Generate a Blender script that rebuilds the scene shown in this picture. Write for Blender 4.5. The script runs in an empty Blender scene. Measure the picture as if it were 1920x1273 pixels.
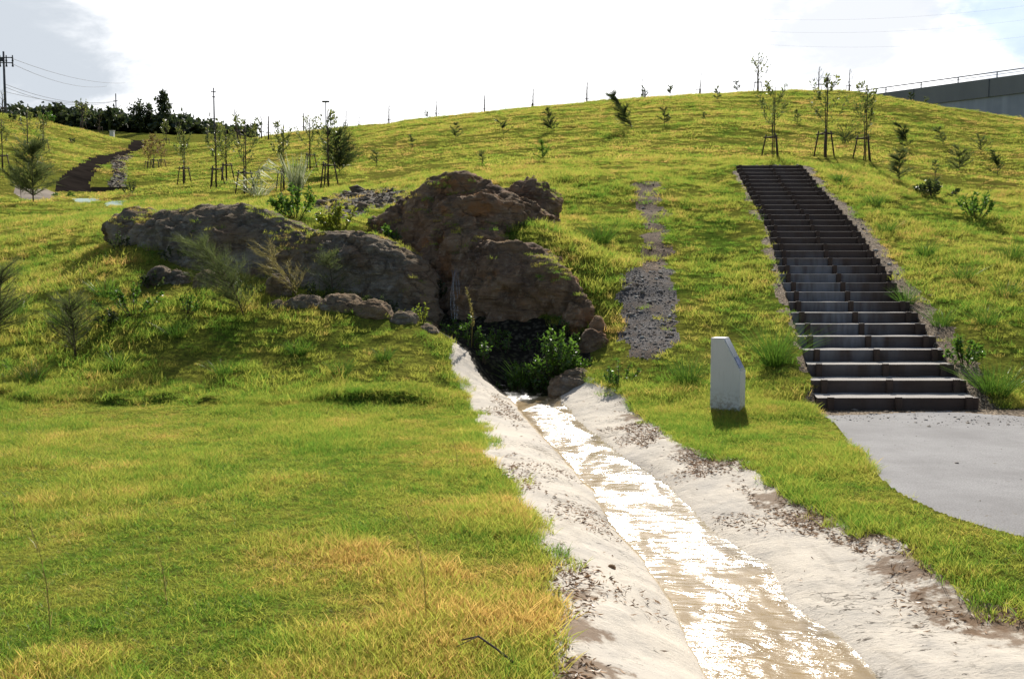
import bpy, bmesh, math, random
import numpy as np
from mathutils import Vector, Matrix, noise as mnoise

C = bpy.context.scene.collection
R = math.radians
# ------------------------------------------------------------------ camera, world, sun, exposure
H = 1.757                       # eye height above the foot of the stairs (z = 0)
PITCH = R(3.57)
F = 1707.0                      # focal length in photo pixels (32 mm on 36 mm)
cam_d = bpy.data.cameras.new('camera'); cam_d.lens = 32.0; cam_d.sensor_width = 36.0
cam_d.clip_start = 0.05; cam_d.clip_end = 3000
cam = bpy.data.objects.new('camera', cam_d); C.objects.link(cam)
cam.location = (0, 0, H); cam.rotation_euler = (R(90) - PITCH, 0, 0)
bpy.context.scene.camera = cam

SUN_EL, SUN_AZ = R(36.5), R(10)   # azimuth to the right of the view direction (+Y)
sun_dir = Vector((math.sin(SUN_AZ) * math.cos(SUN_EL), math.cos(SUN_AZ) * math.cos(SUN_EL), math.sin(SUN_EL)))
sl = bpy.data.lights.new('sun', 'SUN'); sl.energy = 5.0; sl.angle = R(0.55); sl.color = (1.0, 0.95, 0.86)
so = bpy.data.objects.new('sun', sl); C.objects.link(so); so.location = (0, 0, 60)
so.rotation_euler = sun_dir.to_track_quat('Z', 'Y').to_euler()

class NT:
    """tiny node-tree helper"""
    def __init__(s, t): s.t = t; s.N = t.nodes; s.L = t.links
    def n(s, typ, **kw):
        nd = s.N.new(typ)
        for k, v in kw.items():
            if k.startswith('i_'):
                key = k[2:].replace('_', ' ')
                nd.inputs[key].default_value = v
            else: setattr(nd, k, v)
        return nd
    def link(s, a, b): s.L.new(a, b)
    def val(s, x, sock):
        if hasattr(x, 'links') or hasattr(x, 'is_linked'): s.L.new(x, sock)
        else: sock.default_value = x
    def math(s, op, a, b=0.0, c=0.0, clamp=False):
        m = s.N.new('ShaderNodeMath'); m.operation = op; m.use_clamp = clamp
        s.val(a, m.inputs[0]); s.val(b, m.inputs[1])
        if op in ('MULTIPLY_ADD', 'SMOOTH_MIN', 'SMOOTH_MAX', 'COMPARE'): s.val(c, m.inputs[2])
        return m.outputs[0]
    def mix(s, f, a, b, mode='MIX'):
        m = s.N.new('ShaderNodeMix'); m.data_type = 'RGBA'; m.blend_type = mode; m.clamp_factor = True
        s.val(f, m.inputs[0])
        for x, k in ((a, 6), (b, 7)):
            if isinstance(x, tuple): m.inputs[k].default_value = (*x, 1) if len(x) == 3 else x
            else: s.L.new(x, m.inputs[k])
        return m.outputs[2]
    def ramp(s, f, lo, hi, a=0.0, b=1.0, smooth=True):
        m = s.N.new('ShaderNodeMapRange'); m.clamp = True
        m.interpolation_type = 'SMOOTHSTEP' if smooth else 'LINEAR'
        s.val(f, m.inputs[0]); m.inputs[1].default_value = lo; m.inputs[2].default_value = hi
        m.inputs[3].default_value = a; m.inputs[4].default_value = b
        return m.outputs[0]
    def noise(s, vec, scale, detail=4.0, rough=0.55, dist=0.0):
        m = s.N.new('ShaderNodeTexNoise'); m.inputs['Scale'].default_value = scale
        m.inputs['Detail'].default_value = detail; m.inputs['Roughness'].default_value = rough
        m.inputs['Distortion'].default_value = dist
        if vec is not None: s.L.new(vec, m.inputs['Vector'])
        return m.outputs[0]
    def mapping(s, vec, scale=(1, 1, 1), rot=(0, 0, 0)):
        m = s.N.new('ShaderNodeMapping'); s.L.new(vec, m.inputs[0])
        m.inputs['Scale'].default_value = scale; m.inputs['Rotation'].default_value = rot
        return m.outputs[0]

w = bpy.data.worlds.new('World'); bpy.context.scene.world = w; w.use_nodes = True
nt = NT(w.node_tree); nt.N.clear()
sky = nt.n('ShaderNodeTexSky', sky_type='NISHITA'); sky.sun_disc = False
sky.sun_elevation = SUN_EL; sky.sun_rotation = SUN_AZ
sky.air_density = 1.0; sky.dust_density = 1.5; sky.ozone_density = 1.0
tc = nt.n('ShaderNodeTexCoord'); D = tc.outputs['Generated']
sep = nt.n('ShaderNodeSeparateXYZ'); nt.link(D, sep.inputs[0])
dx, dy, dz = sep.outputs
dotn = nt.n('ShaderNodeVectorMath', operation='DOT_PRODUCT'); nt.link(D, dotn.inputs[0]); dotn.inputs[1].default_value = sun_dir
sd = dotn.outputs['Value']
cn = nt.noise(nt.mapping(D, (1, 1, 2.6)), 3.2, 7, 0.58, 0.4)
cn2 = nt.noise(nt.mapping(D, (1, 1, 2.2)), 9.0, 6, 0.6, 0.3)
def blob(px, py, sx, sy, k):
    """grey cloud bank around a direction of the sky (azimuth/elevation space)"""
    az0 = math.atan2(px - 960, F); el0 = math.atan2((530 - py), F)
    az = nt.math('ARCTAN2', dx, dy); el = nt.math('ARCSINE', dz)
    a = nt.math('DIVIDE', nt.math('SUBTRACT', az, az0), sx / F)
    b = nt.math('DIVIDE', nt.math('SUBTRACT', el, el0), sy / F)
    r2 = nt.math('ADD', nt.math('MULTIPLY', a, a), nt.math('MULTIPLY', b, b))
    r = nt.math('SQRT', r2)
    wob = nt.math('MULTIPLY', nt.math('SUBTRACT', cn2, 0.5), 1.9)
    return nt.math('MULTIPLY', nt.ramp(nt.math('ADD', r, wob), 0.45, 1.25, 1.0, 0.0), k)
g1 = blob(20, 150, 240, 125, 1.0)
g2 = blob(1530, 85, 250, 95, 0.95)
g3 = blob(-420, 60, 380, 190, 0.9)
g4 = blob(2300, 120, 300, 140, 0.8)
grey = nt.math('MAXIMUM', g1, nt.math('MAXIMUM', g3, g4))
blu = nt.math('MAXIMUM', blob(1890, 95, 95, 75, 0.8), nt.math('MAXIMUM', blob(1850, 12, 70, 22, 0.7), blob(15, 30, 45, 14, 0.6)))
# bright cloud: white, brighter towards the sun
glow = nt.math('POWER', nt.math('MAXIMUM', sd, 0.0), 7.0)
bright = nt.math('ADD', nt.ramp(cn, 0.3, 0.75, 0.99, 1.10), nt.math('ADD', nt.math('MULTIPLY', glow, 0.6), nt.math('MULTIPLY', nt.math('POWER', nt.math('MAXIMUM', sd, 0.0), 40.0), 2.2)))
white = nt.n('ShaderNodeCombineXYZ')
for i, k in enumerate((1.0, 1.0, 1.01)): nt.link(nt.math('MULTIPLY', bright, k), white.inputs[i])
dim = nt.n('ShaderNodeVectorMath', operation='SCALE'); nt.link(white.outputs[0], dim.inputs[0]); nt.link(nt.ramp(dz, 0.27, 0.42, 1.0, 0.40), dim.inputs['Scale'])   # added dimming of the sky above the view, darkens the water reflection
cl = nt.mix(g2, dim.outputs[0], (0.70, 0.725, 0.77))
cl = nt.mix(grey, cl, (0.53, 0.575, 0.63))
cl = nt.mix(blu, cl, (0.52, 0.66, 0.84))
skyn = nt.n('ShaderNodeVectorMath', operation='SCALE'); nt.link(sky.outputs[0], skyn.inputs[0]); skyn.inputs['Scale'].default_value = 0.07
# bright cloud kept around the sun; unseen sky behind camera darkened for shadow contrast
cover = nt.ramp(nt.math('ADD', dy, nt.math('MULTIPLY', nt.math('SUBTRACT', cn, 0.5), 1.0)), -0.25, 0.45)
cover = nt.math('MULTIPLY', cover, nt.ramp(dz, 0.60, 0.92, 1.0, 0.15))       # cloud also cut from the unseen sky overhead to deepen shadows
col = nt.mix(cover, skyn.outputs[0], cl)
bg = nt.n('ShaderNodeBackground'); nt.link(col, bg.inputs[0]); bg.inputs[1].default_value = 1.0
wo = nt.n('ShaderNodeOutputWorld'); nt.link(bg.outputs[0], wo.inputs[0])

sc = bpy.context.scene
sc.view_settings.view_transform = 'Standard'; sc.view_settings.look = 'None'
sc.view_settings.exposure = 0.34; sc.view_settings.gamma = 1.0
sc.render.engine = 'CYCLES'
sc.cycles.max_bounces = 6; sc.cycles.transparent_max_bounces = 8; sc.cycles.diffuse_bounces = 3
sc.cycles.caustics_reflective = False; sc.cycles.caustics_refractive = False
sc.cycles.sample_clamp_indirect = 6.0
sc.cycles.use_denoising = True

# ------------------------------------------------------------------ helpers
rng = np.random.default_rng(7); rnd = random.Random(7)
cp, sp = math.cos(PITCH), math.sin(PITCH)
def ray(px, py):
    xc = (px - 960) / F; yc = -(py - 636.5) / F
    return np.array([xc, cp + yc * sp, -sp + yc * cp])
def P(px, py, d):
    """world point seen at photo pixel (px, py) at the forward distance d"""
    r = ray(px, py); t = d / r[1]
    return np.array([0, 0, H]) + r * t
def Pz(px, py, z):
    r = ray(px, py); t = (z - H) / r[2]
    return np.array([0, 0, H]) + r * t
def project(x, y, z):
    yy = y * cp - (z - H) * sp          # forward
    uu = y * sp + (z - H) * cp
    yy = np.maximum(yy, 1e-3)
    return 960 + F * x / yy, 636.5 - F * uu / yy

def hash3(ix, iy, iz, seed):
    h = (ix.astype(np.int64) * 374761393 + iy.astype(np.int64) * 668265263 + iz.astype(np.int64) * 1440662683 + seed * 1013904223) & 0x7fffffff
    h = ((h ^ (h >> 13)) * 1274126177) & 0x7fffffff
    h = (h ^ (h >> 16)) & 0xffffff
    return h / float(0xffffff)
def vnoise(x, y, z=None, seed=0):
    x = np.asarray(x, float); y = np.asarray(y, float); z = np.zeros_like(x) if z is None else np.asarray(z, float)
    ix, iy, iz = np.floor(x), np.floor(y), np.floor(z)
    fx, fy, fz = x - ix, y - iy, z - iz
    fx, fy, fz = [f * f * f * (f * (f * 6 - 15) + 10) for f in (fx, fy, fz)]
    r = 0
    for a in (0, 1):
        for b in (0, 1):
            for c in (0, 1):
                wgt = (fx if a else 1 - fx) * (fy if b else 1 - fy) * (fz if c else 1 - fz)
                r = r + wgt * hash3(ix + a, iy + b, iz + c, seed)
    return r * 2 - 1
def fbm(x, y, z=None, oct=4, seed=0, gain=0.5):
    r = 0; a = 1; f = 1; tot = 0
    for i in range(oct):
        r = r + a * vnoise(x * f, y * f, None if z is None else z * f, seed + i * 17); tot += a
        a *= gain; f *= 2.03
    return r / tot
def sstep(x, a, b):
    t = np.clip((x - a) / (b - a), 0, 1); return t * t * (3 - 2 * t)
def in_poly(px, py, poly):
    px = np.asarray(px); py = np.asarray(py); ins = np.zeros(px.shape, bool)
    n = len(poly); j = n - 1
    for i in range(n):
        xi, yi = poly[i]; xj, yj = poly[j]
        if yi != yj:
            c = ((yi > py) != (yj > py)) & (px < (xj - xi) * (py - yi) / (yj - yi) + xi)
            ins ^= c
        j = i
    return ins

def link(o, parent=None):
    C.objects.link(o)
    if parent is not None: o.parent = parent
    return o
def mesh_obj(name, V, Fc, mat, parent=None, smooth=False, me_only=False):
    me = bpy.data.meshes.new(name)
    V = np.asarray(V, np.float32)
    if isinstance(Fc, np.ndarray) and Fc.ndim == 2:
        n, k = Fc.shape
        me.vertices.add(len(V)); me.vertices.foreach_set('co', V.ravel())
        me.loops.add(n * k); me.loops.foreach_set('vertex_index', Fc.astype(np.int32).ravel())
        me.polygons.add(n); me.polygons.foreach_set('loop_start', np.arange(0, n * k, k, dtype=np.int32))
        me.update(calc_edges=True)
    else:
        me.from_pydata(V.tolist(), [], [list(f) for f in Fc])
    if smooth: me.polygons.foreach_set('use_smooth', np.ones(len(me.polygons), bool))
    me.materials.append(mat); me.update()
    if me_only: return me
    o = bpy.data.objects.new(name, me)
    return link(o, parent)
def tag(o, label=None, cat=None, group=None, kind=None):
    if label: o['label'] = label
    if cat: o['category'] = cat
    if group: o['group'] = group
    if kind: o['kind'] = kind
    return o
def thing(name, loc, label, cat, group=None):
    o = bpy.data.objects.new(name, None); o.location = loc; o.empty_display_size = 0.2
    C.objects.link(o); return tag(o, label, cat, group)
def copy_tree(o, loc, rz=0, scale=1, label=None, group=None):
    r = o.copy(); C.objects.link(r); r.location = loc; r.rotation_euler = (0, 0, rz); r.scale = (scale,) * 3
    if label: r['label'] = label
    if group: r['group'] = group
    for ch in list(o.children):
        c = ch.copy(); C.objects.link(c); c.parent = r
    return r

class MB:
    """collects simple shapes into one mesh"""
    def __init__(s): s.V = []; s.F = []
    def add(s, V, Fc):
        b = len(s.V); s.V += [tuple(v) for v in V]; s.F += [tuple(i + b for i in f) for f in Fc]; return s
    def box(s, c, size, rot=None, taper=1.0):
        x, y, z = [k / 2 for k in size]
        vs = [Vector((a * x * (taper if cc > 0 else 1), b * y * (taper if cc > 0 else 1), cc * z)) for cc in (-1, 1) for b in (-1, 1) for a in (-1, 1)]
        if rot is not None: vs = [rot @ v for v in vs]
        vs = [v + Vector(c) for v in vs]
        return s.add(vs, [(0, 2, 3, 1), (4, 5, 7, 6), (0, 1, 5, 4), (2, 6, 7, 3), (0, 4, 6, 2), (1, 3, 7, 5)])
    def tube(s, pts, rad, n=6, cap=True):
        pts = [Vector(p) for p in pts]; m = len(pts)
        if not hasattr(rad, '__len__'): rad = [rad] * m
        V = []; Fc = []
        for i, p in enumerate(pts):
            d = (pts[min(i + 1, m - 1)] - pts[max(i - 1, 0)]).normalized()
            a = d.orthogonal().normalized() if abs(d.z) < 0.95 else Vector((1, 0, 0)); a = (a - d * a.dot(d)).normalized(); b = d.cross(a)
            for k in range(n):
                t = 2 * math.pi * k / n
                V.append(p + (a * math.cos(t) + b * math.sin(t)) * rad[i])
        for i in range(m - 1):
            for k in range(n):
                Fc.append((i * n + k, i * n + (k + 1) % n, (i + 1) * n + (k + 1) % n, (i + 1) * n + k))
        if cap: Fc.append(tuple(range(n - 1, -1, -1))); Fc.append(tuple(range((m - 1) * n, m * n)))
        return s.add(V, Fc)
    def build(s, name, mat, parent=None, smooth=False):
        return mesh_obj(name, s.V, s.F, mat, parent, smooth)

# ------------------------------------------------------------------ materials
def new_mat(name):
    m = bpy.data.materials.new(name); m.use_nodes = True; t = NT(m.node_tree); t.N.clear()
    out = t.n('ShaderNodeOutputMaterial'); geo = t.n('ShaderNodeNewGeometry')
    return m, t, out, geo.outputs['Position']
def principled(t, out, col, rough=0.9, bump=None, bstr=0.4, bdist=0.02, spec=0.2, metal=0.0):
    p = t.n('ShaderNodeBsdfPrincipled')
    if isinstance(col, tuple): p.inputs['Base Color'].default_value = (*col, 1)
    else: t.link(col, p.inputs['Base Color'])
    t.val(rough, p.inputs['Roughness']); p.inputs['Specular IOR Level'].default_value = spec; p.inputs['Metallic'].default_value = metal
    if bump is not None:
        b = t.n('ShaderNodeBump'); b.inputs['Strength'].default_value = bstr; b.inputs['Distance'].default_value = bdist
        t.link(bump, b.inputs['Height']); t.link(b.outputs[0], p.inputs['Normal'])
    t.link(p.outputs[0], out.inputs[0]); return p
def leaf_shader(t, out, col, trans=0.5, tcol=None, gloss=0.04, rough=0.5):
    d = t.n('ShaderNodeBsdfDiffuse'); tr = t.n('ShaderNodeBsdfTranslucent'); g = t.n('ShaderNodeBsdfGlossy')
    g.inputs['Roughness'].default_value = rough
    for nd in (d,):
        t.val(col if not isinstance(col, tuple) else (*col, 1), nd.inputs[0])
    tcol = tcol or col
    t.val(tcol if not isinstance(tcol, tuple) else (*tcol, 1), tr.inputs[0])
    m1 = t.n('ShaderNodeMixShader'); m1.inputs[0].default_value = trans
    t.link(d.outputs[0], m1.inputs[1]); t.link(tr.outputs[0], m1.inputs[2])
    m2 = t.n('ShaderNodeMixShader'); m2.inputs[0].default_value = gloss
    t.link(m1.outputs[0], m2.inputs[1]); t.link(g.outputs[0], m2.inputs[2])
    t.link(m2.outputs[0], out.inputs[0])
DRY = []
for (px_, py_, r_) in ((560,1040,1.0),(800,1090,1.2),(920,960,1.0),(860,860,1.1),(700,1240,.9),(120,1250,.5),(960,1150,.7)):
    q_ = Pz(px_, py_, 0.0); DRY.append((float(q_[0]), float(q_[1]), r_))
def patch_noise(t, pos):
    """patches of lush, yellowing and dry grass over the ground; shared by turf and blades"""
    flat = t.mapping(pos, (1, 1, 0.2))
    big = t.noise(flat, 0.35, 4, 0.6)
    mid = t.noise(flat, 1.7, 4, 0.6)
    return t.math('ADD', t.math('MULTIPLY', big, 0.55), t.math('MULTIPLY', mid, 0.45))
def grass_colour(t, pos, k=1.0, rand=None):
    pn = patch_noise(t, pos)
    sepn = t.n('ShaderNodeSeparateXYZ'); t.link(pos, sepn.inputs[0])
    far = t.math('ADD', t.ramp(sepn.outputs[1], 14, 45, 0.0, 0.05), t.ramp(sepn.outputs[1], 9, 13, -0.030, 0.0))      # the upper hill is yellower
    v = t.math('ADD', pn, far)
    for (bx, by, br) in DRY:                                # dry straw patches of the near lawn
        dn = t.n('ShaderNodeVectorMath', operation='DISTANCE'); t.link(pos, dn.inputs[0]); dn.inputs[1].default_value = (bx, by, 0)
        v = t.math('ADD', v, t.ramp(dn.outputs['Value'], 0.15 * br, br, 0.15, 0.0))
    if rand is not None: v = t.math('ADD', v, t.math('MULTIPLY', t.math('SUBTRACT', rand, 0.5), 0.30))
    g = t.mix(t.ramp(v, 0.36, 0.54), tuple(k * c for c in (0.094, 0.172, 0.020)), tuple(k * c for c in (0.235, 0.246, 0.040)))
    return t.mix(t.ramp(v, 0.57, 0.74), g, tuple(k * c for c in (0.375, 0.255, 0.078)))

# grass blades
M_blade, t, out, pos = new_mat('grass_blade')
oi = t.n('ShaderNodeObjectInfo')
col = grass_colour(t, pos, 1.0, oi.outputs['Random'])
tcol = t.mix(1.0, col, (1.0, 0.98, 0.55), 'MULTIPLY')
hs = t.n('ShaderNodeHueSaturation'); hs.inputs['Value'].default_value = 2.3; t.link(col, hs.inputs['Color'])
leaf_shader(t, out, col, 0.55, hs.outputs[0], 0.022, 0.5)
# turf sheet under the blades
M_turf, t, out, pos = new_mat('turf')
col = grass_colour(t, pos, 0.95)
fine = t.noise(pos, 14, 5, 0.7)
soil = t.mix(t.ramp(fine, 0.30, 0.60), (0.10, 0.10, 0.026), col)
rowv = t.mapping(pos, (0.5, 1.6, 1.6))
rows = t.noise(rowv, 0.9, 6, 0.65, 0.5)
soil = t.mix(t.ramp(rows, 0.30, 0.46, 0.4, 0.0), soil, (0.14, 0.15, 0.03))
principled(t, out, soil, 1.0, t.math('ADD', t.math('MULTIPLY', fine, 0.25), rows), 0.8, 0.35, 0.0)
# pale washed stream bed
M_bed, t, out, pos = new_mat('stream_bed')
n1 = t.noise(pos, 1.3, 5, 0.6); n2 = t.noise(pos, 9, 6, 0.65); 
flk = t.noise(t.mapping(pos, (9, 30, 20), (0, 0, R(22))), 1.0, 7, 0.74, 1.2)
zone = t.noise(pos, 0.75, 3, 0.6)
colb = t.mix(t.ramp(n1, 0.35, 0.7), (0.68, 0.61, 0.515), (0.58, 0.53, 0.465))
colb = t.mix(t.ramp(n2, 0.40, 0.75, 0.0, 0.45), colb, (0.72, 0.64, 0.53))
lit = t.ramp(t.math('ADD', flk, t.math('MULTIPLY', t.math('SUBTRACT', zone, 0.5), 0.50)), 0.595, 0.635)
colb = t.mix(t.math('MULTIPLY', lit, 0.9), colb, (0.07, 0.055, 0.04))
stn = t.noise(t.mapping(pos, (2.2, 0.8, 2), (0, 0, R(18))), 1.0, 6, 0.7, 0.8)
colb = t.mix(t.ramp(stn, 0.52, 0.70, 0, 0.40), colb, (0.30, 0.255, 0.20))
for (px_, py_, z_, r_) in ((1195,775,0,.30),(1320,838,-.03,.36),(1355,858,-.05,.3),(1470,928,-.09,.35),(1560,962,-.1,.40),(1640,1000,-.1,.3),(1730,1062,-.12,.36),(1830,1120,-.13,.42),(1900,1160,-.14,.34),(1090,1095,0,.16),(1075,1170,0,.22),(1090,1250,0,.2)):
    q_ = Pz(px_, py_, z_); dn = t.n('ShaderNodeVectorMath', operation='DISTANCE'); t.link(pos, dn.inputs[0]); dn.inputs[1].default_value = tuple(q_)
    so_ = t.math('ADD', t.math('DIVIDE', dn.outputs['Value'], r_), t.math('MULTIPLY', t.math('SUBTRACT', n2, 0.5), 3.2))
    colb = t.mix(t.ramp(so_, 0.45, 1.0, 0.8, 0.0), colb, (0.19, 0.118, 0.068))       # washed-in soil
vc = t.n('ShaderNodeTexVoronoi', feature='DISTANCE_TO_EDGE'); vc.inputs['Scale'].default_value = 1.1
wob_ = t.n('ShaderNodeVectorMath', operation='ADD'); t.link(pos, wob_.inputs[0]); nv_ = t.n('ShaderNodeTexNoise'); nv_.inputs['Scale'].default_value = 2.5; nv_.inputs['Detail'].default_value = 5; t.link(pos, nv_.inputs['Vector']); t.link(nv_.outputs['Color'], wob_.inputs[1]); t.link(wob_.outputs[0], vc.inputs['Vector'])
crk = t.math('MULTIPLY', t.ramp(vc.outputs['Distance'], 0.0, 0.012, 1.0, 0.0), t.ramp(zone, 0.45, 0.6))
colb = t.mix(t.math('MULTIPLY', crk, 0.7), colb, (0.09, 0.07, 0.05))
principled(t, out, colb, 0.9, t.math('ADD', n2, t.math('ADD', t.math('MULTIPLY', n1, 2.0), t.math('MULTIPLY', flk, 0.8))), 0.4, 0.05, 0.12)
M_floor, t, out, pos = new_mat('stream_floor')
principled(t, out, t.mix(t.noise(t.mapping(pos, (2, .8, 1)), 2.0, 5, 0.65), (0.34, 0.275, 0.175), (0.54, 0.465, 0.35)), 0.9)
# path
M_path, t, out, pos = new_mat('path_concrete')
n1 = t.noise(pos, 0.8, 6, 0.7); n2 = t.noise(pos, 70, 3, 0.75)
colp = t.mix(t.ramp(n1, 0.3, 0.7), (0.25, 0.24, 0.24), (0.36, 0.35, 0.35))
colp = t.mix(t.ramp(n2, 0.40, 0.60), t.mix(0.40, colp, (0.1, 0.1, 0.1)), colp)
sp_ = t.noise(pos, 16, 3, 0.7); spz = t.noise(pos, 1.1, 2, 0.5)
colp = t.mix(t.ramp(t.math('ADD', sp_, t.math('MULTIPLY', t.math('SUBTRACT', spz, 0.5), 0.35)), 0.66, 0.70, 0, 0.7), colp, (0.17, 0.14, 0.11))
principled(t, out, colp, 0.9, n2, 0.3, 0.004, 0.2)
# gravel and dirt
def gravelly(name, a, b, c, scale=55, bs=0.45):
    m, t, out, pos = new_mat(name)
    v = t.n('ShaderNodeTexVoronoi'); v.inputs['Scale'].default_value = scale; t.link(pos, v.inputs['Vector'])
    n1 = t.noise(pos, 2.2, 5, 0.65)
    sepc = t.n('ShaderNodeSeparateColor'); t.link(v.outputs['Color'], sepc.inputs[0])
    cc = t.mix(sepc.outputs[0], a, b)
    cc = t.mix(t.ramp(n1, 0.42, 0.62), cc, c)
    cc = t.mix(t.ramp(v.outputs['Distance'], 0.25, 0.6), cc, tuple(k * 0.35 for k in a))
    principled(t, out, cc, 0.95, t.math('SUBTRACT', 1.0, v.outputs['Distance']), bs, 0.015, 0.1)
    return m
M_gravel = gravelly('gravel', (0.15, 0.135, 0.13), (0.40, 0.37, 0.355), (0.22, 0.15, 0.10))
M_pebble, t, out, pos = new_mat('pebble')
ge = t.n('ShaderNodeNewGeometry'); cr_ = t.n('ShaderNodeValToRGB'); t.link(ge.outputs['Random Per Island'], cr_.inputs[0])
for i_, (p_, c_) in enumerate(((0.0, (0.13, 0.12, 0.115)), (0.35, (0.26, 0.24, 0.23)), (0.6, (0.24, 0.175, 0.12)), (0.85, (0.42, 0.39, 0.35)), (1.0, (0.62, 0.59, 0.55)))):
    el_ = cr_.color_ramp.elements[i_] if i_ < 2 else cr_.color_ramp.elements.new(p_)
    el_.position = p_; el_.color = (*c_, 1)
principled(t, out, cr_.outputs[0], 0.9, t.noise(pos, 40, 3, 0.6), 0.3, 0.004)
M_dirt = gravelly('dirt', (0.30, 0.22, 0.145), (0.50, 0.41, 0.31), (0.34, 0.245, 0.155), 30)
M_gully = gravelly('gully_soil', (0.17, 0.108, 0.064), (0.36, 0.25, 0.17), (0.21, 0.13, 0.075), 34)
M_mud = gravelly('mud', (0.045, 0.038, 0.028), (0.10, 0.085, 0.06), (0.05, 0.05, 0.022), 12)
M_stony = gravelly('stony', (0.17, 0.15, 0.12), (0.48, 0.44, 0.38), (0.30, 0.25, 0.19), 9)
M_walk, t, out, pos = new_mat('dark_boards')
wv = t.noise(t.mapping(pos, (0.15, 2.2, 2.2)), 2.0, 3, 0.6)
principled(t, out, t.mix(wv, (0.015, 0.012, 0.010), (0.042, 0.034, 0.029)), 1.0, wv, 0.5, 0.05, 0.0)
M_pale, t, out, pos = new_mat('pale_concrete')
principled(t, out, t.mix(t.noise(pos, 1.5, 4, 0.6), (0.20, 0.16, 0.125), (0.30, 0.25, 0.20)), 0.9)
M_mint, t, out, pos = new_mat('mint_lining')
principled(t, out, t.mix(t.noise(pos, 1.5, 4, 0.6), (0.30, 0.44, 0.38), (0.46, 0.56, 0.50)), 0.7)
# rock
def rock_mat(name, dark, mid, light, ochre, amt):
    m, t, out, pos = new_mat(name)
    n1 = t.noise(pos, 1.4, 7, 0.65, 0.6); n2 = t.noise(pos, 7, 7, 0.7)
    st = t.noise(t.mapping(pos, (1.2, 1.2, 9.0), (R(12), R(14), 0)), 1.0, 6, 0.65, 0.8)
    n3 = t.noise(pos, 0.9, 4, 0.6)
    c = t.mix(t.ramp(n1, 0.35, 0.6), dark, mid)
    c = t.mix(t.ramp(n2, 0.50, 0.74, 0, 0.75), c, light)
    c = t.mix(t.ramp(n3, 0.50, 0.66, 0, amt), c, ochre)
    c = t.mix(t.ramp(st, 0.30, 0.44, 0.6, 0), c, tuple(k * 0.45 for k in dark))
    vc = t.n('ShaderNodeTexVoronoi', feature='DISTANCE_TO_EDGE'); vc.inputs['Scale'].default_value = 0.75
    nv = t.n('ShaderNodeTexNoise'); nv.inputs['Scale'].default_value = 1.1; nv.inputs['Detail'].default_value = 8; nv.inputs['Roughness'].default_value = 0.7; t.link(t.mapping(pos, (1, 1, 1.6)), nv.inputs['Vector'])
    wv_ = t.n('ShaderNodeVectorMath', operation='ADD'); t.link(t.mapping(pos, (1, 1, 1.7), (R(20), R(25), 0)), wv_.inputs[0]); t.link(nv.outputs['Color'], wv_.inputs[1]); t.link(wv_.outputs[0], vc.inputs['Vector'])
    ck = t.ramp(vc.outputs['Distance'], 0.0, 0.022, 1.0, 0.0)
    c = t.mix(t.math('MULTIPLY', ck, t.ramp(n3, 0.48, 0.62, 0.0, 0.5)), c, tuple(k * 0.35 for k in dark))
    ge = t.n('ShaderNodeNewGeometry'); sz = t.n('ShaderNodeSeparateXYZ'); t.link(ge.outputs['Normal'], sz.inputs[0])
    soil = t.math('MULTIPLY', t.ramp(sz.outputs[2], 0.55, 0.85), t.ramp(n1, 0.40, 0.55))
    c = t.mix(t.math('MULTIPLY', soil, 0.75), c, (0.21, 0.15, 0.085))
    principled(t, out, c, 0.95, t.math('SUBTRACT', t.math('ADD', t.math('MULTIPLY', n2, 0.8), t.math('ADD', st, t.math('MULTIPLY', n1, 0.5))), t.math('MULTIPLY', ck, 0.15)), 1.0, 0.16, 0.10)
    return m
M_rock = rock_mat('grey_rock', (0.20, 0.160, 0.120), (0.43, 0.355, 0.265), (0.68, 0.62, 0.52), (0.36, 0.22, 0.12), 0.6)
M_rock2 = rock_mat('ochre_rock', (0.20, 0.130, 0.085), (0.42, 0.275, 0.175), (0.64, 0.50, 0.37), (0.48, 0.22, 0.085), 0.85)
# timber
M_riser, t, out, pos = new_mat('stained_timber')
g = t.noise(t.mapping(pos, (1.0, 12, 14)), 1.5, 5, 0.6)
c = t.mix(g, (0.044, 0.029, 0.023), (0.120, 0.078, 0.060))
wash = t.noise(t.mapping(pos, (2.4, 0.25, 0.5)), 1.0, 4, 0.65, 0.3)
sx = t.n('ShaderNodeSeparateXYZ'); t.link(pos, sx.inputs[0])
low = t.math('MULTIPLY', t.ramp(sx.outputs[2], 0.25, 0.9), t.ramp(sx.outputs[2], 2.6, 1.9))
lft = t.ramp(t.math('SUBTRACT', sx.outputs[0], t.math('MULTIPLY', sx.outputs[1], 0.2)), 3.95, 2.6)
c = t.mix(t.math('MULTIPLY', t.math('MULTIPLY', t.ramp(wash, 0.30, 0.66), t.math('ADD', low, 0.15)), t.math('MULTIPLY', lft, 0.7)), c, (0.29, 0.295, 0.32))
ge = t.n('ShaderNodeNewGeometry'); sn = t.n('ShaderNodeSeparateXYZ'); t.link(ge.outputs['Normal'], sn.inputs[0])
c = t.mix(t.math('MULTIPLY', t.ramp(sn.outputs[2], 0.6, 0.9), 0.85), c, (0.36, 0.315, 0.27))    # upper faces coloured lighter to stand in for sunlit board edges
principled(t, out, c, 0.75, g, 0.3, 0.005, 0.3)
M_stake, t, out, pos = new_mat('stake_timber')
g = t.noise(t.mapping(pos, (12, 12, 2)), 2.0, 4, 0.6)
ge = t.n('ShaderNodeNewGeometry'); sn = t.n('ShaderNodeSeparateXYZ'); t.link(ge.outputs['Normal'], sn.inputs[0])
principled(t, out, t.mix(t.ramp(sn.outputs[2], 0.6, 0.9), t.mix(g, (0.05, 0.034, 0.025), (0.12, 0.085, 0.062)), (0.40, 0.35, 0.30)), 0.8, g, 0.3, 0.005)  # pale tops put sunlight into the colour of upward faces
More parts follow.
